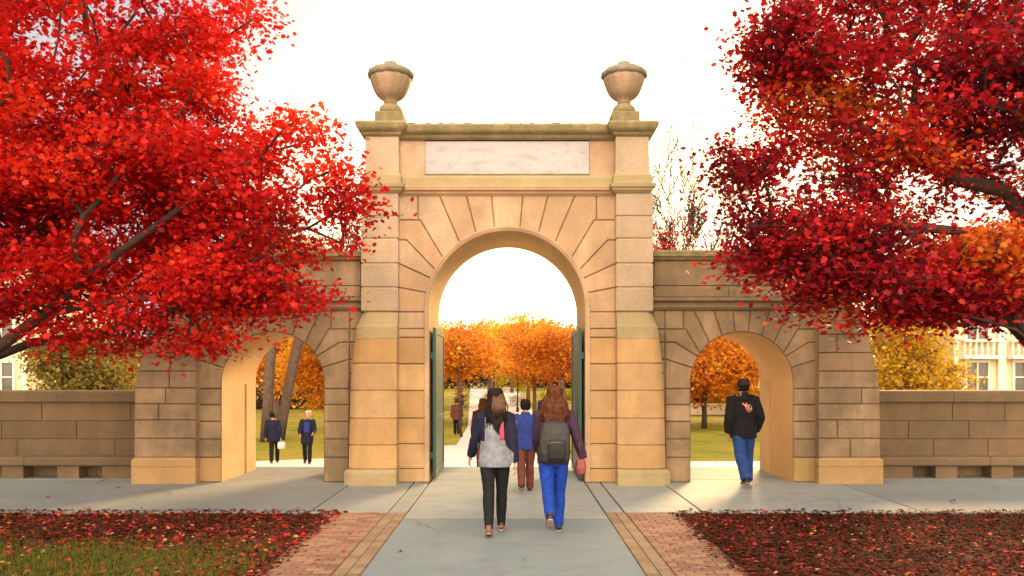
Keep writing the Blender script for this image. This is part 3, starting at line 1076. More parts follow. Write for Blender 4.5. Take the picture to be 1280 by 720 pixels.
def make_tree(name, label, cat, base, trunk, blobs, ncl, per, leaf, lmat, bmat, r0, group=None, tmpl=OVAL, sig=(0.3, 0.3, 0.15),
              hue_var=0.16, leaf_var=0.12, shell=0.35, twigs=4, rmin=0.004, expo=0.5, up=0.5, seg=0.28, extra=None, pen=0.22, dens=None):
    org = Vector(base)
    t = empty(name, org, label, cat, group)
    cl, hue = crown_points(blobs, ncl, shell)
    if extra is not None:
        cl = np.vstack([cl, extra[0]]); hue = np.concatenate([hue, extra[1]])
    ncl = len(cl)
    A, par, tips = grow(trunk, cl, seg=seg, pen=pen)
    main, rest, rad = branch_mesh(A, par, r0, rmin, expo)
    # leaves + fine twigs
    chue = np.array([0.5 * noise.noise(Vector((p[0] * 0.9, p[1] * 0.9, p[2] * 1.3 + 7))) for p in cl])
    num = np.maximum(2, (per * rng.uniform(0.55, 1.35, ncl))).astype(int)
    idx = np.repeat(np.arange(ncl), num)
    N = len(idx)
    jit = rng.normal(0, 1, (N, 3)) * np.array(sig)
    jit[:, 2] -= 0.06 * (jit[:, 0] ** 2 + jit[:, 1] ** 2) / (sig[0] ** 2) * sig[2] * 2
    cen = cl[idx] + jit
    if twigs:
        for i in range(ncl):
            p = Vector(cl[i])
            for _ in range(twigs):
                q = p + Vector(rng.normal(0, 1, 3) * np.array(sig) * 1.2)
                m_ = (p + q) / 2 + Vector(rng.normal(0, 0.03, 3))
                rest.tube([p, m_, q], [rmin, rmin * 0.8, rmin * 0.4], 3, tone=0.5, cap=False)
    tone = hue[idx] + (chue * 2 * hue_var)[idx] + rng.normal(0, hue_var * 0.55, ncl)[idx] + rng.normal(0, leaf_var, N)
    main.build('trunk', bmat, t, smooth=True)
    rest.build('branches', bmat, t, smooth=True)
    me = leaf_mesh('crown', cen - np.array(org), leaf, tone, tmpl, up)
    link_mesh('crown', me, lmat, t)
    return t


def blob(px, py, d, rx, rz, ry, w=None, hue=0.5):
    c = P(px, py, d); k = d / 1000.0
    r_ = (rx * k, ry, rz * k)
    return (tuple(c), r_, w if w is not None else (r_[0] * r_[1] * r_[2]) ** 0.75, hue)


# ---- scarlet maple, left
D = 9.7
bl = [blob(90, 70, D, 215, 180, 1.7, hue=0.55), blob(175, 215, D, 195, 100, 1.6, hue=0.58), blob(312, 280, D, 88, 62, 1.2, hue=0.6),
      blob(275, 352, D - 0.2, 80, 34, 0.9, w=0.9, hue=0.62), blob(130, 380, D, 165, 48, 1.4, hue=0.6), blob(40, 270, D, 200, 120, 1.8, hue=0.5),
      blob(-230, 180, D + 0.3, 260, 240, 2.2, hue=0.5), blob(225, 50, D, 75, 60, 1.0, hue=0.55), blob(-60, -180, D, 240, 130, 1.9, hue=0.5),
      blob(-330, 40, D, 200, 200, 2.0, w=1.5, hue=0.5)]
ex = [P(x, y, D + random.uniform(-.5, .3)) for x, y in ((432, 238), (446, 250), (424, 262), (412, 215), (438, 268), (425, 303), (380, 372), (420, 215), (315, 25), (300, 5), (372, 150), (355, 160), (398, 172), (255, 430), (235, 425), (275, 418), (90, 428), (150, 430), (330, 384), (365, 380), (395, 366))]
extra = (np.array([tuple(p) for p in ex]), np.full(len(ex), 0.68))
b0 = (X(-150, D), D, -0.02)
tr = [[b0, (b0[0] + 0.03, D + 0.02, 0.6), (b0[0] + 0.10, D, 1.15), (b0[0] + 0.22, D, 1.6), (b0[0] + 0.3, D + 0.1, 2.3), (b0[0] + 0.35, D + 0.2, 3.1), (b0[0] + 0.6, D + .1, 4.1)],
      [(b0[0] + 0.10, D, 1.15)] + [tuple(P(px, py, D - 0.5)) for px, py in ((-60, 470), (0, 433), (55, 393), (108, 345), (170, 300), (240, 250), (300, 205))],
      [(b0[0] + 0.10, D, 1.15)] + [tuple(P(px, py, D - 0.2)) for px, py in ((-60, 480), (-10, 448), (40, 428), (105, 420), (170, 405), (240, 380))],
      [tuple(P(55, 393, D - 0.5))] + [tuple(P(px, py, D - 0.4)) for px, py in ((120, 380), (190, 372), (260, 345), (330, 320))],
      [(b0[0] + 0.3, D + 0.1, 2.3)] + [tuple(P(px, py, D + 0.4)) for px, py in ((-10, 330), (80, 270), (170, 200), (240, 130))]]
make_tree('red_maple_tree', 'vivid scarlet maple in the left bed, its red leaves overhanging the wall', 'tree', b0, tr, bl, 760, 215, 0.069, M['red_leaf'], M['bark'], 0.15,
          group=None, tmpl=MAPLE, sig=(0.21, 0.21, 0.10), hue_var=0.25, leaf_var=0.12, twigs=5, rmin=0.0045, expo=0.42, extra=extra)

# ---- crimson maple, right
bl = [blob(1120, 45, D, 175, 115, 1.7, hue=0.50), blob(1150, 215, D, 165, 100, 1.6, w=0.9, hue=0.42), blob(1035, 295, D, 105, 74, 1.2, w=1.7, hue=0.38),
      blob(935, 212, D, 27, 17, 0.4, w=0.25, hue=0.30), blob(1095, 350, D - 0.2, 95, 44, 1.0, w=1.5, hue=0.56), blob(1230, 335, D - 0.2, 95, 48, 1.2, w=2.6, hue=0.90),
      blob(1420, 130, D + 0.3, 220, 240, 2.1, hue=0.5), blob(990, 70, D, 48, 42, 0.7, w=0.5, hue=0.52), blob(1040, 140, D, 70, 60, 1.0, hue=0.76), blob(965, 312, D, 40, 40, 0.6, w=0.5, hue=0.46),
      blob(1250, 130, D - 0.3, 100, 60, 1.0, w=0.8, hue=0.2), blob(1200, -140, D, 200, 110, 1.8, hue=0.5), blob(1170, 380, D - .2, 60, 20, 0.8, w=0.4, hue=0.66), blob(1240, 385, D - .3, 55, 18, 0.7, w=0.3, hue=0.55), blob(1110, 190, D - .4, 60, 50, .8, w=.5, hue=.72)]
ex = [P(x, y, D + random.uniform(-.4, .3)) for x, y in ((948, 45), (960, 100), (955, 75), (905, 200), (915, 190), (925, 240), (935, 262), (940, 285), (985, 160), (975, 185), (1000, 375), (1020, 385), (1065, 400), (1110, 395), (985, 12), (1010, 345))]
extra = (np.array([tuple(p) for p in ex]), np.full(len(ex), 0.40))
b1 = (X(1352, D), D, -0.02)
tr = [[b1, (b1[0] - 0.02, D, 0.8), (b1[0] - 0.10, D, 1.5), (b1[0] - 0.2, D, 1.95), (b1[0] - 0.15, D, 2.8), (b1[0] - 0.3, D, 4.0)],
      [(b1[0] - 0.10, D, 1.5)] + [tuple(P(px, py, D - 0.4)) for px, py in ((1305, 455), (1285, 425), (1262, 402), (1235, 385), (1190, 372), (1130, 358), (1070, 345))],
      [tuple(P(1285, 425, D - 0.4))] + [tuple(P(px, py, D - 0.7)) for px, py in ((1272, 400), (1262, 375), (1240, 345), (1200, 300))],
      [tuple(P(1285, 425, D - 0.4))] + [tuple(P(px, py, D - 0.9)) for px, py in ((1270, 412), (1235, 402), (1200, 392))],
      [(b1[0] - 0.2, D, 1.95)] + [tuple(P(px, py, D - 0.2)) for px, py in ((1270, 320), (1230, 292), (1180, 287), (1120, 282), (1050, 285), (990, 295))],
      [(b1[0] - 0.15, D, 2.8)] + [tuple(P(px, py, D)) for px, py in ((1260, 240), (1200, 225), (1130, 190), (1060, 150))]]
make_tree('red_maple_tree', 'dark crimson maple in the right bed with orange patches in its crown', 'tree', b1, tr, bl, 680, 150, 0.069, M['maroon_leaf'], M['bark'], 0.15,
          group=None, tmpl=MAPLE, sig=(0.21, 0.21, 0.11), hue_var=0.23, leaf_var=0.12, twigs=7, rmin=0.005, expo=0.42, extra=extra)


# ---- background trees
def park_tree(label, x, d, hc, r_, trunk_h, lmat, ncl, per, leaf, hue=0.5, r0=0.14, group='autumn trees in the park beyond the gate', lean=0.0, name='autumn_tree', bmat=None, cat='tree', flat=1.0, sparse=0.3):
    z0 = zt(d)
    base = (x, d, z0 - 0.03)
    top = z0 + hc
    cz = (top + z0 + trunk_h) / 2; rz = (top - z0 - trunk_h) / 2
    bl = [((x + lean, d, cz), (r_ * 0.8, r_ * 0.8, rz), 1.0, hue)]
    for k in range(6):
        a = k * 1.05 + random.random()
        bl.append(((x + lean + math.cos(a) * r_ * 0.55, d + math.sin(a) * r_ * 0.55, cz + random.uniform(-0.45, 0.4) * rz), (r_ * 0.5, r_ * 0.5, rz * 0.45), 0.35, hue + random.uniform(-.1, .12)))
    tr = [[base, (x + lean * 0.15 + 0.03, d, z0 + trunk_h * 0.5), (x + lean * 0.5, d, z0 + trunk_h), (x + lean * 0.8, d, cz), (x + lean, d, cz + rz * 0.6)]]
    return make_tree(name, label, cat, base, tr, bl, ncl, per, leaf, lmat, bmat or M['bark_tan'], r0, group, QUAD, (r_ * 0.15,) * 2 + (r_ * 0.10,), 0.26, 0.14, sparse, 3, 0.012, 0.45, 0.1, seg=0.5)


def duplicate(root, loc, label, sc_=1.0, rz=0.0, sz=None):
    c = root.copy(); C.objects.link(c)
    c.location = loc; c.rotation_euler = (0, 0, rz); c.scale = (sc_, sc_, sz or sc_)
    c['label'] = label
    for ch in root.children:
        k = ch.copy(); k.parent = c; C.objects.link(k)
        for g in ch.children:
            q = g.copy(); q.parent = k; C.objects.link(q)
    return c

OR = M['orange_leaf']
t1 = park_tree('orange park tree behind the heads at the left edge of the main arch opening', X(575, 46), 46, 5.9, 2.9, 2.7, OR, 150, 66, 0.19, 0.62)
t2 = park_tree('orange park tree against the right gate leaf in the main arch', X(703, 45), 45, 5.8, 2.9, 2.7, OR, 150, 66, 0.19, 0.46)
t3 = park_tree('tall golden orange tree at the middle of the main arch, nearest the bright sky', X(660, 62), 62, 7.6, 3.4, 3.0, OR, 120, 70, 0.23, 0.88)
duplicate(t1, (X(612, 57), 57, zt(57)), 'orange park tree left of centre in the main arch, above the woman in grey', 1.05, 2.1)
duplicate(t2, (X(668, 52), 52, zt(52)), 'orange park tree right of centre in the main arch, above the woman with backpack', 0.88, 1.3)
duplicate(t3, (X(615, 76), 76, zt(76)), 'golden treetop behind the row of orange trees, left of the thin dark pole', 1.02, 0.7)
duplicate(t3, (X(700, 80), 80, zt(80)), 'golden treetop behind the row of orange trees on the right side of the main arch', 0.95, 3.0)
duplicate(t1, (X(640, 88), 88, zt(88)), 'far orange tree over the end of the rear path', 1.2, 4.0)
duplicate(t2, (X(545, 60), 60, zt(60)), 'orange tree half hidden behind the left gate leaf', 1.1, 5.0)
duplicate(t2, (X(740, 62), 62, zt(62)), 'orange tree half hidden behind the right gate leaf', 1.1, 0.4)
# through the small arches
g1 = park_tree('big orange gold tree filling the left side arch, right of the two leaning trunks', X(412, 41), 41, 6.9, 2.3, 1.1, OR, 230, 85, 0.19, 0.74, lean=-0.1)
g2 = park_tree('big orange tree filling the right side arch behind the man in black', X(880, 44), 44, 6.4, 3.6, 1.3, OR, 270, 90, 0.20, 0.50, bmat=M['bark'])
duplicate(g1, (X(345, 52), 52, zt(52)), 'farther orange tree behind the two leaning trunks in the left side arch', 1.35, 2.0)
duplicate(g2, (X(925, 54), 54, zt(54)), 'farther golden orange tree behind the head of the man in black hoodie', 1.3, 1.2)
duplicate(g2, (X(832, 70), 70, zt(70)), 'farthest orange tree at the left edge of the right side arch', 1.15, 3.3)
# two tall trunks in the left arch
def tall_trunk(label, pts, d, r0, blobs):
    base = P(*pts[0], d); base.z = zt(d) - 0.03
    tr = [[tuple(base)] + [tuple(P(px, py, d)) for px, py in pts[1:]]]
    return make_tree('tall_tree', label, 'tree', tuple(base), tr, blobs, 45, 55, 0.19, OR, M['bark_grey'], r0, 'tall trees with bare trunks behind the left side arch', QUAD, (0.5, 0.5, 0.3), 0.16, 0.12, 0.5, 4, 0.012, 0.25, 0.1, seg=0.6)
tall_trunk('tall straight dark trunk in the left side arch, above the leaning walker', [(333, 545), (335, 500), (337, 460), (340, 425), (337, 380), (345, 330)], 36, 0.24, [blob(345, 325, 36, 55, 38, 1.8, 1.0, 0.6)])
tall_trunk('leaning grey brown trunk in the left side arch, between the two walkers', [(348, 552), (354, 520), (362, 478), (370, 440), (380, 400), (388, 350)], 37, 0.24, [blob(390, 335, 37, 50, 38, 1.8, 1.0, 0.62)])

# bare trees above the wings
def bare_tree(label, px, d, top_py, spread, red):
    x = X(px, d); z0 = zt(d)
    base = (x, d, z0 - 0.03)
    t = empty('bare_tree', base, label, 'tree', 'bare trees behind the side wings')
    main, rest = MB(), MB()
    hh = Z(top_py, d) - z0
    tips = []
    def limb(p, dr, ln, r_, lev):
        pts = [p.copy()]; rr = [r_]
        m_ = 6 if lev < 2 else 4
        dr = dr.normalized()
        kids = []
        for i in range(m_):
            dr = (dr + Vector((random.gauss(0, .09), random.gauss(0, .09), 0.10 if lev else 0.0))).normalized()
            p = p + dr * ln / m_
            pts.append(p.copy()); rr.append(max(0.0075, r_ * (1 - 0.75 * (i + 1) / m_)))
            if lev < 4 and i >= (3 if lev == 0 else 0):
                for _ in range(1 if lev == 0 else random.choice((1, 2, 2))):
                    kids.append((p.copy(), dr.copy(), rr[-1], i / m_))
        (main if lev == 0 else rest).tube(pts, rr, (9, 6, 5, 4, 3)[lev], tone=random.random(), cap=(lev == 0))
        for kp, kd, kr, f in kids:
            a = random.uniform(0, 6.28); tl = random.uniform(.45, .85)
            nd = (kd + Vector((math.cos(a), math.sin(a), 0.1)) * tl).normalized()
            if lev >= 2: tips.append(kp)
            limb(kp, nd, ln * random.uniform(.40, .56) * (1.15 if lev == 0 else 1), max(.006, kr * .7), lev + 1)
    limb(Vector(base), Vector((0.02, 0, 1)), hh * 0.50, 0.12, 0)
    for k in range(3):
        limb(Vector((x, d, z0 + 4.3 + .3 * k)), Vector((random.choice((-1, 1)) * random.uniform(.5, 1.1), random.uniform(-.4, .4), 1)), hh * .32, .055, 1)
    main.build('trunk', M['bark'], t, smooth=True); rest.build('branches', M['bark'], t, smooth=True)
    lowt = [q for q in tips if q.z < Z(280, d) and q.z > Z(330, d)]
    cen = np.array([tuple(random.choice(lowt)) for i in range(red)])
    cen = np.repeat(cen, 14, 0) + rng.normal(0, 0.15, (red * 14, 3))
    me = leaf_mesh('crown', cen - np.array(base), 0.11, rng.normal(0.8, 0.2, len(cen)), OVAL, 0.2)
    link_mesh('crown', me, M['red_leaf'], t)
    return t
bare_tree('bare twiggy tree with a few red leaves, rising above the right side wing', 853, 24, 165, 1.7, 90)
bare_tree('thin bare tree showing its twigs above the left side wing', 420, 26, 185, 1.9, 20)

# hedges and yellow trees behind the low walls
park_tree('olive yellow tree behind the left low wall, beside the cream building corner', X(112, 24), 24, 4.3, 1.5, 0.6, M['olive_leaf'], 150, 90, 0.13, 0.55, group='yellowing trees behind the low walls', name='yellowing_tree')
park_tree('bright golden yellow tree behind the right low wall, beside the cream facade', X(1133, 24), 24, 5.0, 1.75, 0.5, M['gold_leaf'], 170, 90, 0.13, 0.45, group='yellowing trees behind the low walls', name='yellowing_tree')
park_tree('dull olive tree right behind the left side wing\'s outer pier', X(162, 28), 28, 4.4, 1.3, 0.8, M['olive_leaf'], 70, 80, 0.15, 0.45, group='yellowing trees behind the low walls', name='yellowing_tree')

# far shrubs
def shrub(label, x, d, rx, ry, h, mat, ncl, per, leaf, cat='shrub', name='shrub', group=None, hue=0.5):
    z0 = zt(d)
    base = (x, d, z0 - 0.03)
    bl = [((x, d, z0 + h * 0.5), (rx, ry, h * 0.5), 1, hue), ((x - rx * .4, d, z0 + h * .45), (rx * .6, ry, h * .48), .6, hue + .1), ((x + rx * .4, d, z0 + h * .48), (rx * .6, ry, h * .5), .6, hue - .1)]
    tr = [[base, (x, d, z0 + h * 0.2), (x, d, z0 + h * 0.5)]]
    return make_tree(name, label, cat, base, tr, bl, ncl, per, leaf, mat, M['bark'], 0.05, group, QUAD, (rx * .16, ry * .16, h * .1), .15, .14, .4, 1, .01, .5, .3, seg=0.5)
shrub('dark clipped hedge closing the view at the end of the rear path', X(655, 104), 104, 5.2, 1.5, 3.6, M['hedge_leaf'], 240, 60, 0.36, 'hedge', 'hedge')
shrub('bright yellow bush between trunks above the woman in grey', X(640, 94), 94, 2.6, 1.2, 4.6, M['yellow_bush'], 60, 45, 0.34, group='yellow bushes beyond the main arch', name='yellow_bush')
shrub('yellow green low bush behind the woman with backpack', X(700, 70), 70, 2.0, 1.0, 1.1, M['yellow_bush'], 50, 50, 0.18, group='yellow bushes beyond the main arch', name='yellow_bush', hue=0.3)
shrub('low bush with white blossom beside the rear path, left of the woman in grey', X(609, 66), 66, 0.65, 0.6, 1.1, M['white_flower'], 24, 40, 0.13, 'flower bush', 'flowering_bush', 'white flowering bushes by the rear path', 0.7)
shrub('low bush with white blossom between the woman in grey and the man in blue', X(646, 66), 66, 0.7, 0.6, 1.2, M['white_flower'], 24, 40, 0.13, 'flower bush', 'flowering_bush', 'white flowering bushes by the rear path', 0.7)
shrub('dark hedge across the lawn, seen left in the main arch', X(565, 100), 100, 5.5, 1.4, 3.4, M['hedge_leaf'], 150, 60, 0.34, 'hedge', 'hedge')
shrub('dark hedge across the lawn, seen right in the main arch', X(725, 100), 100, 4.5, 1.4, 2.6, M['hedge_leaf'], 130, 60, 0.34, 'hedge', 'hedge')
shrub('low dark hedge at the lawn edge in the left side arch', X(350, 62), 62, 6.5, 1.2, 2.0, M['hedge_leaf'], 150, 60, 0.26, 'hedge', 'hedge')
shrub('low golden shrubs under the orange tree in the right side arch', X(890, 62), 62, 5.5, 1.2, 1.9, M['gold_leaf'], 130, 60, 0.26, 'shrub', 'shrub', None, 0.4)

# far wood closing the park, one mass
nw = 900
wx = rng.uniform(-150, 150, nw); wy = rng.uniform(128, 150, nw)
top = np.array([5.5 + 2.6 * noise.noise(Vector((a * 0.11, 0, 3))) + 1.5 * noise.noise(Vector((a * 0.4, 0, 8))) for a in wx])
wz = zt(140) + rng.uniform(0.02, 1, nw) * top
cc = np.repeat(np.stack([wx, wy, wz], 1), 26, 0) + rng.normal(0, 1, (nw * 26, 3)) * np.array([1.3, 1.0, 0.8])
wt = np.repeat(np.array([0.35 + 0.4 * noise.noise(Vector((a * 0.15, 1, 1))) for a in wx]), 26) + rng.normal(0, 0.15, nw * 26)
o = link_mesh('far_wood', leaf_mesh('far_wood', cc, 0.75, wt, QUAD, 0.1), M['orange_leaf'])
tag(o, 'distant belt of autumn woodland beyond the lawns', 'woodland', kind='stuff')

# sapling and poles
def pole(label, px, d, top_py, r_):
    x = X(px, d); z0 = zt(d)
    t = empty('slim_pole', (x, d, z0), label, 'pole', 'thin poles along the rear path')
    mb = MB(); mb.lathe([(r_ * 2.2, z0), (r_ * 2.2, z0 + 0.3), (r_ * 1.1, z0 + 0.4), (r_, z0 + 1.5), (r_ * 0.8, Z(top_py, d))], x, d, 10)
    mb.build('pole', M['bark'], t, smooth=True)
    mb = MB(); zt2_ = Z(top_py, d); mb.lathe([(r_ * 0.85, zt2_), (r_ * 1.1, zt2_ + 0.04), (r_ * 1.0, zt2_ + 0.1), (r_ * 0.3, zt2_ + 0.16)], x, d, 10)
    mb.build('finial', M['bark'], t, smooth=True)
pole('thin dark pole left of centre beyond the main arch', 617.5, 52, 442, 0.05)
pole('thin pale pole between the two women beyond the main arch', 647, 58, 440, 0.05)
bl = [((X(577, 38), 38, zt(38) + 1.9), (0.45, 0.45, 0.6), 1, 0.15)]
make_tree('sapling', 'spindly bare sapling on the left edge of the rear path', 'sapling', (X(577, 38), 38, zt(38)), [[(X(577, 38), 38, zt(38) - 0.02), (X(574, 38), 38, zt(38) + 0.9), (X(578, 38), 38, zt(38) + 1.7)]],
          bl, 22, 5, 0.09, OR, M['bark'], 0.05, None, QUAD, (0.15, 0.15, 0.1), .1, .1, .5, 4, .012, .5, .3)

# ============================================================ BUILDINGS
def facade_building(label, x0, x1, d, h, nb, group=None, balustrade=True):
    z0 = zt(d)
    bld = empty('campus_building', ((x0 + x1) / 2, d + 5, z0), label, 'building', group)
    mb = MB(); mb.rings(x0, x1, d, d + 10, [(z0 - 0.2, 0), (z0 + 0.7, 0), (z0 + 0.75, 0.08), (z0 + h, 0.08)], 0.4)
    mb.build('wall', M['cream'], bld)
    ledge(bld, 'cornice', x0, x1, d, d + 10, [(z0 + h + 0.003, 0), (z0 + h + 0.2, -0.25), (z0 + h + 0.45, -0.3), (z0 + h + 0.6, 0.1)], M['cream_trim'])
    ledge(bld, 'roof', x0, x1, d, d + 10, [(z0 + h + 0.603, 0.2), (z0 + h + 2.6, 3.4)], M['roof_slate'])
    bw = (x1 - x0) / nb
    for i in range(nb):
        cx = x0 + bw * (i + 0.5)
        for fl, (wz0, wz1) in enumerate(((z0 + 1.3, z0 + 3.6), (z0 + 4.9, z0 + h - 0.8))):
            win = bpy.data.objects.new('window', None); win.parent = bld; C.objects.link(win); win['_org'] = tuple(bld.location)
            ww = bw * 0.22
            mb = MB(); mb.box(cx - ww, cx + ww, d + 0.05, d + 0.10, wz0, wz1); mb.build('pane', M['glass'], win)
            mb = MB()
            for a, b_ in ((cx - ww - 0.14, cx - ww), (cx + ww, cx + ww + 0.14), (cx - 0.04, cx + 0.04)):
                mb.box(a, b_, d - 0.03, d + 0.14, wz0, wz1)
            for zz in (wz1, wz0 + (wz1 - wz0) * 0.62):
                mb.box(cx - ww - (0.14 if zz == wz1 else 0), cx + ww + (0.14 if zz == wz1 else 0), d - 0.035, d + 0.145, zz, zz + (0.16 if zz == wz1 else 0.07))
            mb.build('frame', M['cream_trim'], win)
            mb = MB(); mb.rings(cx - ww - 0.22, cx + ww + 0.22, d - 0.12, d + 0.14, [(wz0 - 0.14, 0.04), (wz0 - 0.10, 0), (wz0 - 0.002, 0)]); mb.build('sill', M['cream_trim'], win)
            if balustrade and fl == 1:
                bal = MB()
                zb_ = z0 + 4.0
                bal.box(cx - bw * .40, cx + bw * .40, d - 0.62, d - 0.24, zb_ + 0.78, zb_ + 0.93)
                bal.box(cx - bw * .40, cx + bw * .40, d - 0.65, d + 0.07, zb_ - 0.2, zb_)
                nn = 7
                for k in range(nn):
                    bx_ = cx - bw * .36 + bw * .72 * k / (nn - 1)
                    bal.lathe([(0.08, zb_), (0.05, zb_ + 0.1), (0.10, zb_ + 0.3), (0.055, zb_ + 0.6), (0.08, zb_ + 0.78)], bx_, d - 0.43, 8)
                bal.build('balustrade', M['cream_trim'], bld)
    for i in range(nb + 1):
        cx = x0 + bw * i
        a, b_ = max(x0 - 0.05, cx - 0.28), min(x1 + 0.05, cx + 0.28)
        mb = MB(); mb.rings(a, b_, d - 0.16, d + 0.09, [(z0, 0), (z0 + 0.6, 0), (z0 + 0.65, 0.05), (z0 + h - 0.4, 0.06), (z0 + h - 0.35, 0), (z0 + h, 0)]); mb.build('pilaster', M['cream_trim'], bld)
facade_building('ornate cream limestone hall with balustrades behind the right low wall', X(1192, 46), X(1192, 46) + 22, 46, 9.0, 8)
facade_building('cream limestone hall behind the left low wall, its corner showing beside the scarlet tree', X(34, 46) - 18, X(34, 46), 46, 8.5, 6, balustrade=False)
facade_building('far pale building glimpsed behind the trunks in the left side arch', X(300, 96), X(412, 96), 96, 5.5, 4, balustrade=False)

# low pale wall on the right
mb = MB(); d = 56
xx = X(835, d)
while xx < X(960, d):
    mb.rings(xx + 0.004, xx + 1.2 - 0.004, d, d + 0.4, [(zt(d) - 0.1, 0), (zt(d) + 0.55, 0), (zt(d) + 0.552, -0.06), (zt(d) + 0.66, -0.06), (zt(d) + 0.69, 0)], rtone()); xx += 1.2
o = root_build(mb, 'garden_wall', M['cream'], (X(895, d), d, zt(d))); tag(o, 'low pale garden wall at the far edge of the lawn in the right side arch', 'wall')

# ============================================================ LEAF LITTER, GRASS
def litter(name, x0, x1, y0, y1, n, size, hue, label=None, mask=None):
    x = rng.uniform(x0, x1, n); y = rng.uniform(y0, y1, n)
    if mask is not None:
        k = mask(x, y); x, y = x[k], y[k]
    z = -0.012 + rng.uniform(0, 0.028, len(x))
    ns = 420
    inner = x1 if x1 < 0 else x0
    sg = 1 if x1 < 0 else -1
    ex_ = rng.uniform(x0, x1, ns); ey_ = 11.19 + np.abs(rng.normal(0, 0.10, ns))
    fx_ = inner + sg * (0.02 + np.abs(rng.normal(0, 0.06, ns // 2))); fy_ = rng.uniform(y0, y1, ns // 2)
    x = np.concatenate([x, ex_, fx_]); y = np.concatenate([y, ey_, fy_]); z = np.concatenate([z, np.full(ns + ns // 2, 0.014)])
    cen = np.stack([x, y, z], 1)
    big = np.array([noise.noise(Vector((a * 1.1, b_ * 1.1, 2))) for a, b_ in zip(x, y)])
    me = leaf_mesh(name, cen, size, hue + 0.15 * big + rng.normal(0, 0.22, len(x)) + np.where(rng.uniform(0, 1, len(x)) < 0.10, 0.4, 0), MAPLE, flat=True, curl=0.4)
    o = link_mesh(name, me, M['litter'])
    tag(o, kind='stuff')
    return o
gx0, gx1 = CX - 16, CX - XB - 0.02
def grass_amount(x, y):
    # thin grass patch in the near left of the bed
    c = ((x + 4.5) / 1.7) ** 2 + ((y - 8.0) / 1.05) ** 2
    return np.exp(-c)
o = litter('fallen_leaves', -9.5, gx1, 6.6, 11.17, 24000, 0.058, 0.48, mask=lambda x, y: rng.uniform(0, 1, len(x)) > 0.66 * np.clip(grass_amount(x, y) * 1.6, 0, 1))
tag(o, 'carpet of red and brown fallen leaves over the left bed', 'leaf litter')
o = litter('fallen_leaves', CX + XB + 0.02, 9.5, 6.6, 11.17, 34000, 0.050, 0.33)
tag(o, 'carpet of maroon and brown fallen leaves over the right bed', 'leaf litter')
# grass blades
n = 90000
x = rng.uniform(-9.5, gx1 - 0.1, n); y = rng.uniform(6.6, 11.1, n)
gn = np.array([noise.noise(Vector((a * 1.6, b_ * 1.6, 4))) for a, b_ in zip(x, y)])
k = rng.uniform(0, 1, n) < np.clip(grass_amount(x, y) * 1.5 + 0.35 * gn - 0.05, 0, 1)
x, y = x[k], y[k]; n = len(x)
h = rng.uniform(0.035, 0.085, n); a = rng.uniform(0, 6.28, n); ln = rng.normal(0, 0.025, (n, 2))
w_ = 0.0045
V = np.zeros((n, 3, 3))
V[:, 0] = np.stack([x - np.cos(a) * w_, y - np.sin(a) * w_, np.full(n, -0.03)], 1)
V[:, 1] = np.stack([x + np.cos(a) * w_, y + np.sin(a) * w_, np.full(n, -0.03)], 1)
V[:, 2] = np.stack([x + ln[:, 0], y + ln[:, 1], -0.03 + h], 1)
me = bpy.data.meshes.new('grass')
me.vertices.add(n * 3); me.loops.add(n * 3); me.polygons.add(n)
me.vertices.foreach_set('co', V.reshape(-1).astype(np.float32))
me.loops.foreach_set('vertex_index', np.arange(n * 3, dtype=np.int32))
me.polygons.foreach_set('loop_start', (np.arange(n) * 3).astype(np.int32))
at = me.attributes.new('tone', 'FLOAT', 'FACE'); at.data.foreach_set('value', rng.uniform(0.2, 1, n).astype(np.float32))
me.update(calc_edges=True)
o = link_mesh('grass', me, M['grass']); tag(o, 'thin green grass showing through the red leaves in the left bed', 'grass', kind='stuff')

# single leaves lying on the paving
spots = [(438, 667, 'curled brown leaf lying alone on the left brick border', 0.10, 0.3), (862, 672, 'brown leaf lying alone on the right brick border', 0.085, 0.3),
         (148, 610, 'red leaf on the plaza below the left bench', 0.08, 0.75), (212, 618, 'red leaf on the plaza in front of the left end pier', 0.07, 0.8),
         (60, 622, 'red leaf on the plaza near the left bed, nearest the bench end', 0.07, 0.8),
         (1190, 628, 'brown leaf on the plaza edge near the right bed', 0.09, 0.3), (500, 690, 'small dark leaf at the left edge of the front walkway', 0.06, 0.3),
         (655, 700, 'small brown leaf on the middle of the front walkway', 0.05, 0.35), (430, 690, 'small red leaf on the left brick border near the leaf bed', 0.06, 0.8)]
for _ in range(11):
    spots.append((random.uniform(350, 408) + random.uniform(-6, 40), random.uniform(652, 716), None, 0.055, random.choice((.3, .5, .8, .85))))
    spots.append((random.uniform(835, 905), random.uniform(650, 716), None, 0.05, random.choice((.2, .3, .5, .8))))
for px, py, lab, s_, tn in spots:
    d = EYE * 1000 / (py - HOR)
    c = np.array([[0.0, 0.0, 0.014]])
    me = leaf_mesh('fallen_leaf', c, s_, np.array([tn]), MAPLE, flat=True, curl=0.35)
    zmin = min(v.co.z for v in me.vertices)
    o = link_mesh('fallen_leaf', me, M['litter'])
    o.location = (X(px, d), d, 0.004 - zmin)
    if lab is None:
        sd = 'left' if px < 640 else 'right'
        tag(o, 'small fallen leaf blown from the bed onto the %s brick border' % sd, 'leaf', 'small leaves on the %s brick border' % sd)
    else:
        tag(o, lab, 'leaf', 'single leaves on the paving')

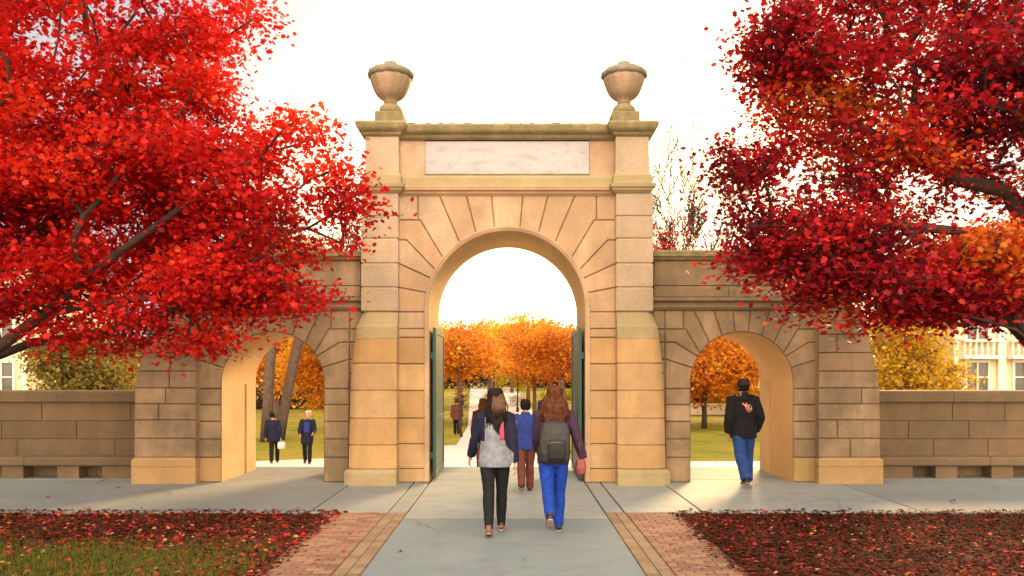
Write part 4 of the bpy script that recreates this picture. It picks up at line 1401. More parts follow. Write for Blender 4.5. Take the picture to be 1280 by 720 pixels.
#@@P0@@
# ============================================================ PEOPLE
def cloth(name, col, var=0.18, rough=0.85):
    return plain(name, col, rough, var, 14, 0.35, 0.25, bscale=60, bdist=0.004)
M['skin'] = plain('skin', (0.52, 0.29, 0.19), 0.55, 0.06, 20, 0.05)
M['navy'] = cloth('navy_cloth', (0.012, 0.013, 0.030))
M['black_cloth'] = cloth('black_cloth', (0.009, 0.009, 0.010))
M['grey_cloth'] = cloth('heather_grey_cloth', (0.20, 0.21, 0.235), 0.3)
M['plum_cloth'] = cloth('dark_plum_cloth', (0.045, 0.022, 0.045))
M['royal_denim'] = cloth('royal_blue_denim', (0.008, 0.045, 0.30), 0.35)
M['denim'] = cloth('blue_denim', (0.018, 0.055, 0.18), 0.25)
M['blue_cloth'] = cloth('blue_jacket_cloth', (0.022, 0.040, 0.20), 0.2)
M['lilac_cloth'] = cloth('lilac_grey_cloth', (0.20, 0.17, 0.25), 0.2)
M['brown_cloth'] = cloth('red_brown_cloth', (0.12, 0.035, 0.025), 0.25)
M['pale_cloth'] = cloth('pale_cloth', (0.62, 0.56, 0.52), 0.1)
M['pink_cloth'] = cloth('coral_pink_cloth', (0.60, 0.06, 0.09), 0.12)
M['black_hair'] = plain('black_hair', (0.010, 0.007, 0.006), 0.7, 0.4, 30, 0.4, 0.2)
M['brown_hair'] = plain('auburn_brown_hair', (0.085, 0.030, 0.013), 0.8, 0.6, 26, 0.6, 0.12)
M['caramel_hair'] = plain('caramel_hair', (0.085, 0.036, 0.015), 0.5, 0.35, 25, 0.4, 0.4)
M['grey_hair'] = plain('pale_hair', (0.45, 0.38, 0.32), 0.6, 0.3, 25, 0.4, 0.3)
M['shoe_tan'] = plain('tan_leather', (0.16, 0.075, 0.04), 0.5, 0.3, 14, 0.2)
M['shoe_dark'] = plain('dark_leather', (0.022, 0.012, 0.010), 0.5, 0.3, 14, 0.2)
M['sole'] = plain('pale_sole', (0.38, 0.26, 0.20), 0.8, 0.1, 14, 0.1)
M['pack'] = plain('charcoal_nylon', (0.030, 0.026, 0.024), 0.65, 0.25, 10, 0.4, 0.4, bscale=50, bdist=0.004)
M['pack_dark'] = plain('black_webbing', (0.012, 0.011, 0.011), 0.7, 0.2, 20, 0.2)
M['bag_red'] = plain('red_brown_leather', (0.20, 0.035, 0.030), 0.5, 0.3, 10, 0.2)
M['eye'] = plain('eye_white', (0.75, 0.72, 0.70), 0.2, 0.02, 5, 0.0)
M['lip'] = plain('lip', (0.42, 0.13, 0.11), 0.5, 0.05, 10, 0.0)
M['logo_orange'] = plain('orange_print', (0.75, 0.16, 0.05), 0.7, 0.1, 20, 0.0)
M['logo_white'] = plain('white_print', (0.80, 0.72, 0.62), 0.7, 0.05, 20, 0.0)


def remeshed(mb, voxel, smooth=3, fold=0.0, fscale=(14, 14, 5), seed=0):
    me = mb.mesh('tmp')
    o = bpy.data.objects.new('tmp', me); C.objects.link(o)
    r_ = o.modifiers.new('r', 'REMESH'); r_.mode = 'VOXEL'; r_.voxel_size = voxel
    if smooth:
        s_ = o.modifiers.new('s', 'SMOOTH'); s_.factor = 0.5; s_.iterations = smooth
    dg = bpy.context.evaluated_depsgraph_get(); dg.update()
    out = bpy.data.meshes.new_from_object(o.evaluated_get(dg))
    bpy.data.objects.remove(o); bpy.data.meshes.remove(me)
    if fold:
        n = len(out.vertices)
        co_ = np.zeros(n * 3); out.vertices.foreach_get('co', co_); co_ = co_.reshape(-1, 3)
        no = np.zeros(n * 3); out.vertex_normals.foreach_get('vector', no); no = no.reshape(-1, 3)
        d = np.array([noise.noise(Vector((p[0] * fscale[0] + seed, p[1] * fscale[1], p[2] * fscale[2] + 0.6 * p[0] * fscale[0]))) +
                      0.5 * noise.noise(Vector((p[0] * 26, p[1] * 26 + seed, p[2] * 17))) for p in co_])
        co_ += no * (d * fold)[:, None]
        out.vertices.foreach_set('co', co_.reshape(-1))
    out.polygons.foreach_set('use_smooth', np.ones(len(out.polygons), dtype=bool))
    out.materials.clear()
    return out


def submesh(me, name, keep):
    """copy of the faces for which keep(center) is true"""
    vs_ = [v.co.copy() for v in me.vertices]
    idx = {}; V = []; F = []
    for p in me.polygons:
        if keep(p.center):
            f = []
            for i in p.vertices:
                if i not in idx: idx[i] = len(V); V.append(vs_[i])
                f.append(idx[i])
            F.append(f)
    m2 = bpy.data.meshes.new(name); m2.from_pydata(V, [], F)
    m2.polygons.foreach_set('use_smooth', np.ones(len(F), dtype=bool)); m2.update()
    return m2


def ell_ring(cx, cy, cz, rx, ry, n=20, tx=0.0, ty=0.0):
    return [(cx + rx * math.cos(2 * math.pi * j / n), cy + ry * math.sin(2 * math.pi * j / n), cz) for j in range(n)]


def skeleton(H, pose):
    J = {}
    hw = 0.052 * H
    def leg(side, sx):
        a, k, f = [R(q) for q in pose[side]]
        hip = Vector((sx * hw, 0, 0))
        sp = pose.get('stance', 0.0) * sx
        kn = hip + Vector((sp * 0.5, math.sin(a), -math.cos(a))) * 0.245 * H
        an = kn + Vector((sp * 0.3, math.sin(a - k), -math.cos(a - k))) * 0.245 * H
        def fp(y, z): return an + Vector((0, (y * math.cos(f) + z * math.sin(f)), (-y * math.sin(f) + z * math.cos(f)))) * H
        return hip, kn, an, fp
    legs = {s: leg(s, -1 if s == 'L' else 1) for s in 'LR'}
    low = min(min(l[3](-0.032, -0.042).z, l[3](0.10, -0.042).z) for l in legs.values())
    zp = -low
    up = Vector((0, 0, zp))
    for s, l in legs.items():
        J['hip' + s], J['knee' + s], J['ank' + s] = l[0] + up, l[1] + up, l[2] + up
        J['foot' + s] = (lambda y, z, fp=l[3]: fp(y, z) + up)
    J['zp'] = zp
    lean = math.tan(R(pose.get('lean', 0)))
    tilt = math.tan(R(pose.get('tilt', 0)))
    def T(x, y, z):      # z measured from the pelvis joint, in H
        return Vector((x * H + z * H * tilt, y * H + z * H * lean, zp + z * H))
    J['T'] = T
    shw = pose.get('shw', 0.105)
    for s, sx in (('L', -1), ('R', 1)):
        sw, ab, el, ins = [R(q) for q in pose['arm' + s]]
        sh = T(sx * shw, 0, 0.283)
        d1 = Vector((sx * math.sin(ab), math.sin(sw) * math.cos(ab), -math.cos(sw) * math.cos(ab)))
        e = sh + d1 * 0.172 * H
        ab2 = ab - ins
        d2 = Vector((sx * math.sin(ab2), math.sin(sw + el) * math.cos(ab2), -math.cos(sw + el) * math.cos(ab2)))
        wr = e + d2 * 0.152 * H
        J['sh' + s], J['el' + s], J['wr' + s], J['hd' + s] = sh, e, wr, d2
    return J


def person(label, loc, heading, H, pose, out, voxel=0.008, group=None):
    rz = R(heading)
    loc = Vector(loc)
    root = empty('person', loc, label, 'person', group, rz)
    J = skeleton(H, pose); T = J['T']
    fem = out.get('fem', True)
    hm = out.get('hands', True)
    # ---------------- body, one continuous skin
    b_ = MB()
    tr = [(-0.055, .083, .060, 0), (0.0, .096, .066, -.004), (0.05, .088, .061, 0), (0.10, .073, .051, .004), (0.17, .083, .058, .004), (0.23, .092, .058, 0), (0.275, .086, .046, -.003), (0.30, .055, .038, -.004), (0.315, .033, .033, -.002)]
    if not fem:
        tr = [(z, rx * (1.12 if z > 0.12 else 0.97), ry * 1.05, y) for z, rx, ry, y in tr]
    rings = []
    for z, rx, ry, y in tr:
        c = T(0, y, z); rings.append(ell_ring(c.x, c.y, c.z, rx * H, ry * H))
    b_.loft(rings)
    yaw = R(pose.get('yaw', 0))
    def HT(x, y, z):
        q = Vector((x * math.cos(yaw) - y * math.sin(yaw), x * math.sin(yaw) + y * math.cos(yaw), z))
        return T(q.x, q.y + 0.006, q.z)
    b_.tube([T(0, -.004, .29), T(0, 0, .33), T(0, .004, .37)], [.036 * H, .030 * H, .030 * H], 14)
    hd = [(.345, .016, .020, .030), (.352, .026, .032, .022), (.368, .036, .045, .011), (.39, .042, .053, .004), (.412, .0455, .0575, -.001), (.432, .046, .059, -.004), (.452, .0435, .055, -.006), (.466, .034, .044, -.007), (.4735, .020, .026, -.007), (.476, .006, .008, -.007)]
    rings = []
    for z, rx, ry, y in hd:
        rg = []
        for j in range(20):
            a = 2 * math.pi * j / 20
            rg.append(tuple(HT(rx * math.cos(a), y + ry * math.sin(a), z)))
        rings.append(rg)
    b_.loft(rings)
    b_.tube([HT(0, .050, .412), HT(0, .064, .393), HT(0, .052, .386)], [.005 * H, .0085 * H, .004 * H], 8)           # nose
    b_.tube([HT(-.014, .050, .368), HT(0, .054, .369), HT(.014, .050, .368)], [.004 * H, .0055 * H, .004 * H], 6)      # lips
    for sx in (-1, 1):
        c = HT(sx * .046, -.004, .402); b_.sphere(c, .006 * H, .012 * H, .018 * H)
        c = HT(sx * .019, .046, .414); b_.sphere(c, .010 * H, .008 * H, .006 * H)
    for s, sx in (('L', -1), ('R', 1)):
        h, k, a = J['hip' + s], J['knee' + s], J['ank' + s]
        lm = 1.0 if fem else 1.0
        b_.tube([h + Vector((0, 0, .03 * H)), h, h.lerp(k, .35), h.lerp(k, .8), k, k.lerp(a, .28), k.lerp(a, .65), a, a - Vector((0, 0, .012 * H))],
                [q * H * lm for q in (.040, .051, .046, .034, .0315, .033, .025, .0185, .018)], 14)
        F = J['foot' + s]
        b_.tube([F(-.028, -.026), F(.0, -.022), F(.04, -.028), (F(.075, -.034)), F(.095, -.036)], [(.018 * H, .014 * H), (.020 * H, .018 * H), (.023 * H, .013 * H), (.025 * H, .008 * H), (.014 * H, .005 * H)], 12)
        S, E, W, d2 = J['sh' + s], J['el' + s], J['wr' + s], J['hd' + s]
        b_.tube([S + (Vector((0, 0, 0)) - Vector((sx * .03, 0, 0)) * H), S, S.lerp(E, .4), E, E.lerp(W, .3), W], [q * H * (1 if fem else 1.12) for q in (.030, .031, .026, .0205, .0215, .0140)], 12)
        # hand: palm, four curled fingers, thumb from the side of the palm
        u = Vector((sx, 0, 0)); side = Vector((0, 1, 0)) - d2 * d2.y
        side.normalize(); n_ = d2.cross(side); n_ = n_ if n_.x * sx < 0 else -n_     # palm faces the thigh
        pc = W + d2 * .030 * H
        b_.tube([W - d2 * .008 * H, W + d2 * .012 * H, pc, W + d2 * .052 * H], [(.013 * H, .010 * H), (.020 * H, .010 * H), (.0235 * H, .010 * H), (.022 * H, .008 * H)], 12, ref=side)
        for fi, (o_, ln) in enumerate(((-.0165, .034), (-.0055, .043), (.0058, .046), (.0168, .041))):
            base = W + d2 * .048 * H + side * o_ * H
            curl = 0.35 + .12 * (3 - fi)
            p1 = base + (d2 * math.cos(curl * .4) + n_ * math.sin(curl * .4)) * ln * .45 * H
            p2 = p1 + (d2 * math.cos(curl) + n_ * math.sin(curl)) * ln * .32 * H
            p3 = p2 + (d2 * math.cos(curl * 1.7) + n_ * math.sin(curl * 1.7)) * ln * .26 * H
            b_.tube([base, p1, p2, p3], [q * H for q in (.0052, .0050, .0046, .0036)], 8, ref=side)
        tb = W + d2 * .014 * H + side * .018 * H
        b_.tube([tb, tb + (d2 * .8 + side * .55 + n_ * .25) * .020 * H, tb + (d2 * 1.1 + side * .55 + n_ * .45) * .036 * H], [.0065 * H, .0058 * H, .0042 * H], 8)
    me = remeshed(b_, min(voxel, 0.0065) if hm else voxel, 2)
    me.name = 'body'; link_mesh('body', me, M['skin'], root)
    for sx in (-1, 1):
        e_ = MB(); e_.sphere(HT(sx * .019, .0515, .413), .006 * H, .004 * H, .0042 * H, 10, 6)
        ob = e_.build('eye', M['eye'], root, True, world=False)
    mo = MB(); mo.tube([HT(-.013, .053, .3685), HT(0, .0575, .369), HT(.013, .053, .3685)], [.0022 * H, .0034 * H, .0022 * H], 6)
    mo.build('mouth', M['lip'], root, True, world=False)
    # ---------------- trousers
    tm, loose = out['trousers']
    g = .004 + loose
    t = MB()
    rg = []
    for z, rx, ry, y in ((-.07, .080, .058, -.002), (-.03, .092, .068, -.006), (0.0, .099, .071, -.008), (.04, .092, .065, -.004), (.09, .078, .055, 0)):
        c = T(0, y, z); rg.append(ell_ring(c.x, c.y, c.z, (rx + g * .8) * H, (ry + g * .6) * H))
    t.loft(rg)
    for s, sx in (('L', -1), ('R', 1)):
        h, k, a = J['hip' + s], J['knee' + s], J['ank' + s]
        rr = [(.044 + g), (.053 + g), (.049 + g), (.038 + g * 1.1), (.034 + g * 1.2), (.0345 + g * 1.2), (.027 + g * 1.6), (.0205 + g * 2.0), (.020 + g * 2.0)]
        t.tube([h + Vector((0, 0, .03 * H)), h, h.lerp(k, .35), h.lerp(k, .8), k, k.lerp(a, .28), k.lerp(a, .65), a.lerp(k, .05), a - (a - k).normalized() * -.006 * H], [q * H for q in rr], 16)
    me = remeshed(t, voxel, 2, 0.0050 + loose * .25, seed=1)
    me.name = 'trousers'; link_mesh('trousers', me, tm, root)
    # ---------------- shoes
    for s, sx in (('L', -1), ('R', 1)):
        F = J['foot' + s]
        sh = MB()
        sh.tube([F(-.036, -.024), F(-.026, -.020), F(.0, -.016), F(.04, -.023), F(.075, -.029), F(.100, -.032), F(.108, -.034)],
                [(.012 * H, .012 * H), (.0215 * H, .019 * H), (.0225 * H, .024 * H), (.026 * H, .017 * H), (.029 * H, .0115 * H), (.020 * H, .009 * H), (.008 * H, .005 * H)], 14)
        sh.tube([F(-.008, -.02), F(-.010, .005), F(-.012, .018)], [.021 * H, .0225 * H, .0235 * H], 14)
        me = remeshed(sh, min(voxel, .007), 2); me.name = 'shoe'
        so_ = link_mesh('shoe', me, out['shoe'], root)
        sl_ = MB()
        sl_.tube([F(-.042, -.0405), F(-.02, -.0405), F(.02, -.0405), (F(.07, -.0405)), F(.108, -.0395)], [(.012 * H, .004 * H), (.023 * H, .004 * H), (.023 * H, .004 * H), (.029 * H, .004 * H), (.010 * H, .004 * H)], 12)
        sl_.build('sole', M['sole'], so_, True, world=False)
    # ---------------- top
    tp, hem, tl = out['top']
    t = MB()
    g = .010 + tl
    rows = [(hem, .103 + tl, .080 + tl), (max(hem + .03, -.02), .106 + tl, .083 + tl), (.05, .098 + tl, .075 + tl), (.11, .082 + g, .058 + g), (.17, .086 + g, .062 + g), (.23, .093 + g * .8, .062 + g * .8), (.277, .088 + g * .5, .050 + g * .6), (.303, .060 + g * .4, .042 + g * .5), (.322, .042 + g * .2, .040 + g * .3)]
    rg = []
    for z, rx, ry in rows:
        if not fem and z > .12: rx *= 1.08
        c = T(0, -.003, z); rg.append(ell_ring(c.x, c.y, c.z, rx * H, ry * H, 24))
    t.loft(rg)
    for s, sx in (('L', -1), ('R', 1)):
        S, E, W = J['sh' + s], J['el' + s], J['wr' + s]
        q = .006 + tl * .5
        t.tube([S - Vector((sx * .035, 0, -.002)) * H, S, S.lerp(E, .4), E, E.lerp(W, .35), E.lerp(W, .9), E.lerp(W, .97)], [z_ * H * (1 if fem else 1.1) for z_ in (.034 + q, .034 + q, .030 + q, .026 + q, .026 + q, .019 + q, .017 + q)], 14)
    if out.get('hood'):
        t.tube([T(-.05, -.045, .300), T(0, -.070, .292), T(.05, -.045, .300)], [.022 * H, .030 * H, .022 * H], 12)
        t.tube([T(0, -.062, .29), T(0, -.055, .335), T(0, -.040, .36)], [(.045 * H, .02 * H), (.042 * H, .02 * H), (.03 * H, .012 * H)], 12)
    if out.get('collar'):
        t.tube([T(0, -.002, .30), T(0, -.002, .345)], [(.046 * H, .046 * H), (.044 * H, .045 * H)], 16)
    me = remeshed(t, voxel, 4, 0.007 + tl * .15, seed=3)
    parts = out.get('split')
    top_me = me
    if parts:
        (n1, m1, pred), (n2, m2) = parts
        loc_pred = lambda c: pred(c, J, H)
        a1 = submesh(me, n1, loc_pred); link_mesh(n1, a1, m1, root)
        a2 = submesh(me, n2, lambda c: not loc_pred(c)); link_mesh(n2, a2, m2, root)
    else:
        me.name = out.get('top_name', 'jacket'); link_mesh(me.name, me, tp, root)
    # ---------------- hair
    style, hmat = out['hair']
    hb = MB()
    rings = []
    grow_ = .008 if style == 'short' else .012
    for z, rx, ry, y in hd[2:]:
        rg2 = []
        for j in range(20):
            a = 2 * math.pi * j / 20
            rg2.append(tuple(HT((rx + grow_) * math.cos(a), y - .004 + (ry + grow_) * math.sin(a), z + (grow_ if z > .44 else 0))))
        rings.append(rg2)
    hb.loft(rings)
    if style == 'long':
        w_ = out.get('hair_w', .06); ln = out.get('hair_len', .23)
        zs = [.445, .41, .37, .33, .30, .30 - (ln - .15) * .5, .445 - ln]
        ry_ = [.030, .036, .036, .032, .024, .020, .010]
        rw = [.042, .05, .8 * w_ + .012, w_, w_, w_ * .92, w_ * .62]
        hb.tube([HT(0, -.028 - .010 * i * (1 if i < 4 else .9), z) for i, z in enumerate(zs)], [(a * H, b2 * H) for a, b2 in zip(rw, ry_)], 18)
        for sx in (-1, 1):
            hb.tube([HT(sx * .040, .004, .44), HT(sx * .050, -.004, .40), HT(sx * .054, -.010, .36), HT(sx * .058, -.016, .31), HT(sx * .055, -.02, .27)], [q * H for q in (.014, .016, .016, .015, .007)], 10)
    elif style == 'short':
        hb.tube([HT(0, -.03, .44), HT(0, -.040, .40), HT(0, -.036, .368)], [(.040 * H, .022 * H), (.040 * H, .024 * H), (.030 * H, .012 * H)], 14)
    elif style == 'bun':
        c = HT(0, -.062, .455); hb.sphere(c, .028 * H, .026 * H, .026 * H)
    me = remeshed(hb, min(voxel, .007), 2, 0.008 if style != 'short' else .004, (30, 30, 9), 5)
    inv = Matrix.Rotation(-yaw, 3, 'Z'); hc = HT(0, 0, .41)
    def keep(c):
        q = inv @ (c - hc); q = q / H
        front = q.y > .012
        return not (front and q.z < .034 and abs(q.x) < .043)
    hm_ = submesh(me, 'hair', keep)
    ho = link_mesh('hair', hm_, hmat, root)
    if style == 'long':
        st = MB()
        for i in range(190):
            u_ = random.uniform(-1, 1)
            f_ = random.random()
            x0 = u_ * .040; y0 = -.045 * (1 - .5 * u_ * u_) - .012
            x1 = u_ * (w_ + .012) + random.gauss(0, .006); zt_e = .445 - ln + .03 * f_ - .02 + .03 * abs(u_)
            wv = random.uniform(-.006, .006)
            pts = [HT(x0 * .7, y0 * .9, .462 - .02 * abs(u_)), HT(x0 * 1.15, y0 - .008, .43), HT((x0 + x1) / 2 * 1.15 + wv, y0 - .022, .37), HT(x1 - wv, y0 - .028 + random.gauss(0, .004), .31), HT(x1 * .92 + random.gauss(0, .008), y0 - .026 + random.gauss(0, .005), zt_e)]
            st.tube(pts, [(.0042 * H, .0025 * H), (.0046 * H, .003 * H), (.0046 * H, .003 * H), (.0042 * H, .0025 * H), (.001 * H, .001 * H)], 5)
        st.build('strand', hmat, ho, True, world=False)
        if out.get('hair_patch'):
            st = MB()
            for i in range(46):
                x0 = random.gauss(.004, .013)
                pts = [HT(x0, -.068, .445), HT(x0 * 1.25, -.086, .40), HT(x0 * 1.5 + random.gauss(0, .003), -.093, .355), HT(x0 * 1.5 + random.gauss(0, .004), -.092, .325 - .03 * random.random())]
                st.tube(pts, [(.005 * H, .003 * H), (.006 * H, .004 * H), (.006 * H, .004 * H), (.001 * H, .001 * H)], 5)
            pt = st.build('strand', out['hair_patch'], ho, True, world=False)
            pt['label'] = 'caramel streak down the back of the hair'
    return dict(root=root, J=J, H=H, T=T, HT=HT, top=top_me, rz=rz, loc=loc)


def held(pn, name, label, cat, O):
    """Empty for something the person carries; O in the person's local frame"""
    O = Vector(O)
    wl = pn['loc'] + Matrix.Rotation(pn['rz'], 3, 'Z') @ O
    e = empty(name, wl, label, cat, None, pn['rz'])
    return e, O


def local_build(mb, name, mat, parent, O, voxel=None, fold=0.0, smooth=True):
    mb.v = [(x - O[0], y - O[1], z - O[2]) for x, y, z in mb.v]
    if voxel:
        me = remeshed(mb, voxel, 3, fold); me.name = name
        return link_mesh(name, me, mat, parent)
    return mb.build(name, mat, parent, smooth, world=False)


def surf(me):
    me.calc_loop_triangles()
    return BVHTree.FromPolygons([v.co for v in me.vertices], [p.vertices for p in me.polygons])


def at_px(px, py):
    d = EYE * 1000 / (py - HOR)
    return (X(px, d), d, 0.004)

def on_ground(px, d): return (X(px, d), d, zt(d) - 0.006)

# woman in grey sweatshirt and navy jacket
def p1split(c, J, H):
    q = c - J['T'](0, 0, 0); x, z = q.x / H, q.z / H
    torso = abs(x) < .108 + .02 * (z < .1)
    return torso and z < .245 - 1.35 * (x + .03) + .012 * math.sin(z * 60) and not (x < -.07 and z > .12)
pose = dict(L=(-13, 10, 16), R=(13, 4, -4), armL=(15, 15, 16, 1), armR=(-14, 8, 16, 2), stance=-0.06, lean=1.5, yaw=6, shw=.097)
p1 = person('woman from behind in grey sweatshirt, navy jacket and black leggings, on the front walkway', (X(619, 9.7), 9.7, 0.002), 0, 1.73, pose,
            dict(top=(M['grey_cloth'], -.060, .012), split=(('sweatshirt', M['grey_cloth'], p1split), ('jacket', M['navy'])), trousers=(M['black_cloth'], .001), shoe=M['shoe_tan'],
                 hair=('long', M['black_hair']), hair_w=.055, hair_len=.25, hair_patch=M['caramel_hair'], fem=True), 0.0075)
bv = surf(p1['top'])
def drape(pn, pts, bvh, lift=.004, dirn=Vector((0, 1, 0))):
    o_ = []
    for x, z in pts:
        T = pn['T']; c = T(x, 0, z)
        hit = bvh.ray_cast(Vector((c.x, c.y - dirn.y * 1.0, c.z)), dirn)
        o_.append((hit[0] if hit[0] else c) - dirn * lift)
    return o_
e, O = held(p1, 'scarf', 'coral pink scarf end hanging down the back of the woman in grey', 'scarf', tuple(p1['T'](.05, -.06, .12)))
mb = MB(); pts = drape(p1, [(.040, .315), (.043, .28), (.045, .24), (.047, .20), (.048, .16), (.048, .13)], bv, .008)
pts[0] = pts[1] + Vector((-.01, .02, .055))
mb.tube(pts, [(.015, .008), (.023, .008), (.026, .008), (.026, .008), (.027, .008), (.025, .005)], 10)
local_build(mb, 'scarf_end', M['pink_cloth'], e, O)
for sx, px_ in ((-1, -.035), (-1, -.018)):
    mb = MB(); pts = drape(p1, [(px_, .30), (px_ * 1.1, .25), (px_ * 1.25, .19)], bv, .004)
    mb.tube(pts, [.004, .004, .003], 6)
    mb.build('hood_string', M['pale_cloth'], p1['root'], True, world=False)

# woman with backpack
pose = dict(L=(-17, 40, 34), R=(9, 4, 2), armL=(16, 5, 34, 8), armR=(-10, 17, 18, -2), stance=-0.07, lean=1.5, tilt=1.0)
p2 = person('woman in bright blue jeans with long brown hair, wearing the backpack', (X(692, 9.75), 9.75, 0.002), 0, 1.76, pose,
            dict(top=(M['plum_cloth'], -.05, .008), top_name='coat', trousers=(M['royal_denim'], .0025), shoe=M['shoe_dark'], hair=('long', M['brown_hair']), hair_w=.085, hair_len=.215, fem=True), 0.0075)
T = p2['T']; H = p2['H']
e, O = held(p2, 'backpack', 'charcoal backpack with black pocket on the back of the woman in blue jeans', 'backpack', tuple(T(0, -.10, 0.0)))
mb = MB()
def rrect(cx, cy, cz, rx, ry, n=24, pw=0.45):
    o_ = []
    for j in range(n):
        a = 2 * math.pi * j / n; c_, s_ = math.cos(a), math.sin(a)
        o_.append((cx + rx * math.copysign(abs(c_) ** pw, c_), cy + ry * math.copysign(abs(s_) ** pw, s_), cz))
    return o_
mb.loft([rrect(*T(0, y, z), rx * H, ry * H) for z, rx, ry, y in ((-.03, .082, .035, -.10), (-.02, .098, .046, -.103), (.04, .104, .056, -.112), (.12, .104, .056, -.116), (.19, .098, .048, -.112), (.232, .082, .036, -.103), (.248, .055, .020, -.096))])
local_build(mb, 'body', M['pack'], e, O, .008, .008)
mb = MB()
mb.loft([rrect(*T(.012, y, z), rx * H, ry * H) for z, rx, ry, y in ((-.012, .052, .014, -.150), (0, .058, .024, -.154), (.06, .060, .028, -.164), (.10, .060, .028, -.167), (.128, .052, .020, -.163))])
local_build(mb, 'front_pocket', M['pack_dark'], e, O, .007, .004)
mb = MB(); mb.tube([T(-.052, -.182, .105), T(0, -.198, .11), T(.065, -.184, .105)], [.004] * 3, 6); local_build(mb, 'zip', M['sole'], e, O)
mb = MB(); mb.tube([T(-.025, -.10, .245), T(-.02, -.105, .272), T(.02, -.105, .272), T(.025, -.10, .245)], [.008] * 4, 8); local_build(mb, 'handle', M['pack_dark'], e, O)
for sx in (-1, 1):
    mb = MB(); mb.tube([T(sx * .06, -.08, .24), T(sx * .066, -.03, .315), T(sx * .068, .04, .305), T(sx * .072, .088, .22), T(sx * .088, .078, .10), T(sx * .110, .02, .03), T(sx * .095, -.075, 0.0)], [(.020, .006)] * 7, 8)
    local_build(mb, 'strap', M['pack_dark'], e, O)
W_ = p2['J']['wrR']
e, O = held(p2, 'handbag', 'small red brown handbag hanging at the right hip of the woman in blue jeans', 'handbag', (W_.x - .045, W_.y - .04, W_.z - .16))
mb = MB(); c0 = Vector((W_.x - .045, W_.y - .06, W_.z - .05))
mb.loft([rrect(c0.x, c0.y, c0.z + z, rx, ry) for z, rx, ry in ((-.13, .05, .06), (-.12, .062, .075), (-.04, .066, .08), (.04, .055, .065), (.06, .035, .05))])
local_build(mb, 'pouch', M['bag_red'], e, O, .008, .004)
mb = MB(); mb.tube([c0 + Vector((0, -.05, .05)), c0 + Vector((-.02, -.03, .25)), Vector(T(.10, 0, .22)) + Vector((.045, -.02, 0)), Vector(T(.085, 0, .315)) + Vector((.01, 0, .03)), Vector(T(.09, .06, .22)) + Vector((.035, .02, 0)), c0 + Vector((0, .05, .05))], [.006] * 6, 6)
local_build(mb, 'strap', M['bag_red'], e, O)

# man in blue jacket ahead of them
pose = dict(L=(-14, 22, 18), R=(6, 4, 0), armL=(10, 8, 14, 2), armR=(-6, 8, 12, 2), lean=2, stance=-.03)
person('person in a blue jacket and red brown trousers, walking between the two women', on_ground(657, 13.15), 0, 1.50, pose,
       dict(top=(M['blue_cloth'], -.06, .014), collar=True, split=(('sleeve', M['lilac_cloth'], lambda c, J, H: c.x < -.098 * H and c.z < J['zp'] + .25 * H), ('jacket', M['blue_cloth'])), trousers=(M['brown_cloth'], .006), shoe=M['shoe_dark'], hair=('bun', M['black_hair']), fem=False), 0.009)
# person half hidden behind the first woman
pose = dict(L=(12, 6, 0), R=(-12, 12, 14), armL=(-8, 8, 14, 2), armR=(8, 8, 14, 2))
person('person in dark clothes half hidden behind the arm of the woman in grey', on_ground(604, 18.0), 4, 1.64, pose,
       dict(top=(M['plum_cloth'], -.07, .012), trousers=(M['brown_cloth'], .004), shoe=M['shoe_dark'], hair=('long', M['brown_hair']), hair_w=.05, hair_len=.17, fem=True), 0.010)
# person ahead of the backpack
pose = dict(L=(-12, 12, 14), R=(12, 6, 0), armL=(8, 10, 14, 2), armR=(-8, 10, 14, 2))
p5 = person('dark haired person with pale scarf, hidden behind the woman with backpack', on_ground(690, 15.3), 0, 1.74, pose,
       dict(top=(M['plum_cloth'], -.06, .014), trousers=(M['navy'], .006), shoe=M['shoe_dark'], hair=('short', M['black_hair']), fem=False), 0.010)
e, O = held(p5, 'scarf', 'pale scarf round the neck of the person hidden behind the backpack', 'scarf', tuple(p5['T'](0, 0, .29)))
mb = MB(); n_ = 14
T = p5['T']
pts = [T(.062 * math.cos(a) - .004, .058 * math.sin(a) - .004, .318 + .008 * math.sin(a * 2)) for a in [2 * math.pi * i / n_ for i in range(n_ + 1)]]
mb.tube(pts, [(.042, .036)] * len(pts), 10, ref=Vector((0, 0, 1)))
mb.tube([T(-.062, -.03, .32), T(-.075, -.07, .28), T(-.07, -.085, .22)], [(.05, .022), (.055, .018), (.045, .012)], 10)
local_build(mb, 'wrap', M['pale_cloth'], e, O, .010, .01)

# man in the right arch
pose = dict(L=(-20, 14, 14), R=(10, 4, 0), armL=(-6, 12, 26, 16), armR=(-12, 15, 40, 20), lean=0, stance=.09, shw=.110, yaw=8)
p6 = person('man in black hoodie with orange emblem and blue jeans, at the right side arch', on_ground(929, 13.86), 8, 1.83, pose,
            dict(top=(M['black_cloth'], -.075, .022), top_name='hoodie', hood=True, trousers=(M['denim'], .012), shoe=M['shoe_dark'], hair=('short', M['black_hair']), fem=False), 0.008)
bv = surf(p6['top'])
def mark(name, strokes, mat, w_, lift):
    mb = MB()
    for st in strokes:
        mb.tube(drape(p6, st, bv, lift), [(w_, .0035)] * len(st), 6, ref=Vector((.7, 0, .7)))
    mb.build(name, mat, p6['root'], True, world=False)
def arc(cx, cz, rx, rz, a0, a1, n=8): return [(cx + rx * math.cos(R(a0 + (a1 - a0) * i / n)), cz + rz * math.sin(R(a0 + (a1 - a0) * i / n))) for i in range(n + 1)]
mark('back_emblem', [[(-.004, .265), (-.008, .235)] + arc(.018, .205, .024, .026, 180, 360) + [(.042, .232)], [(-.040, .262), (-.034, .245), (-.020, .232), (-.012, .205)]], M['logo_orange'], .012, .004)
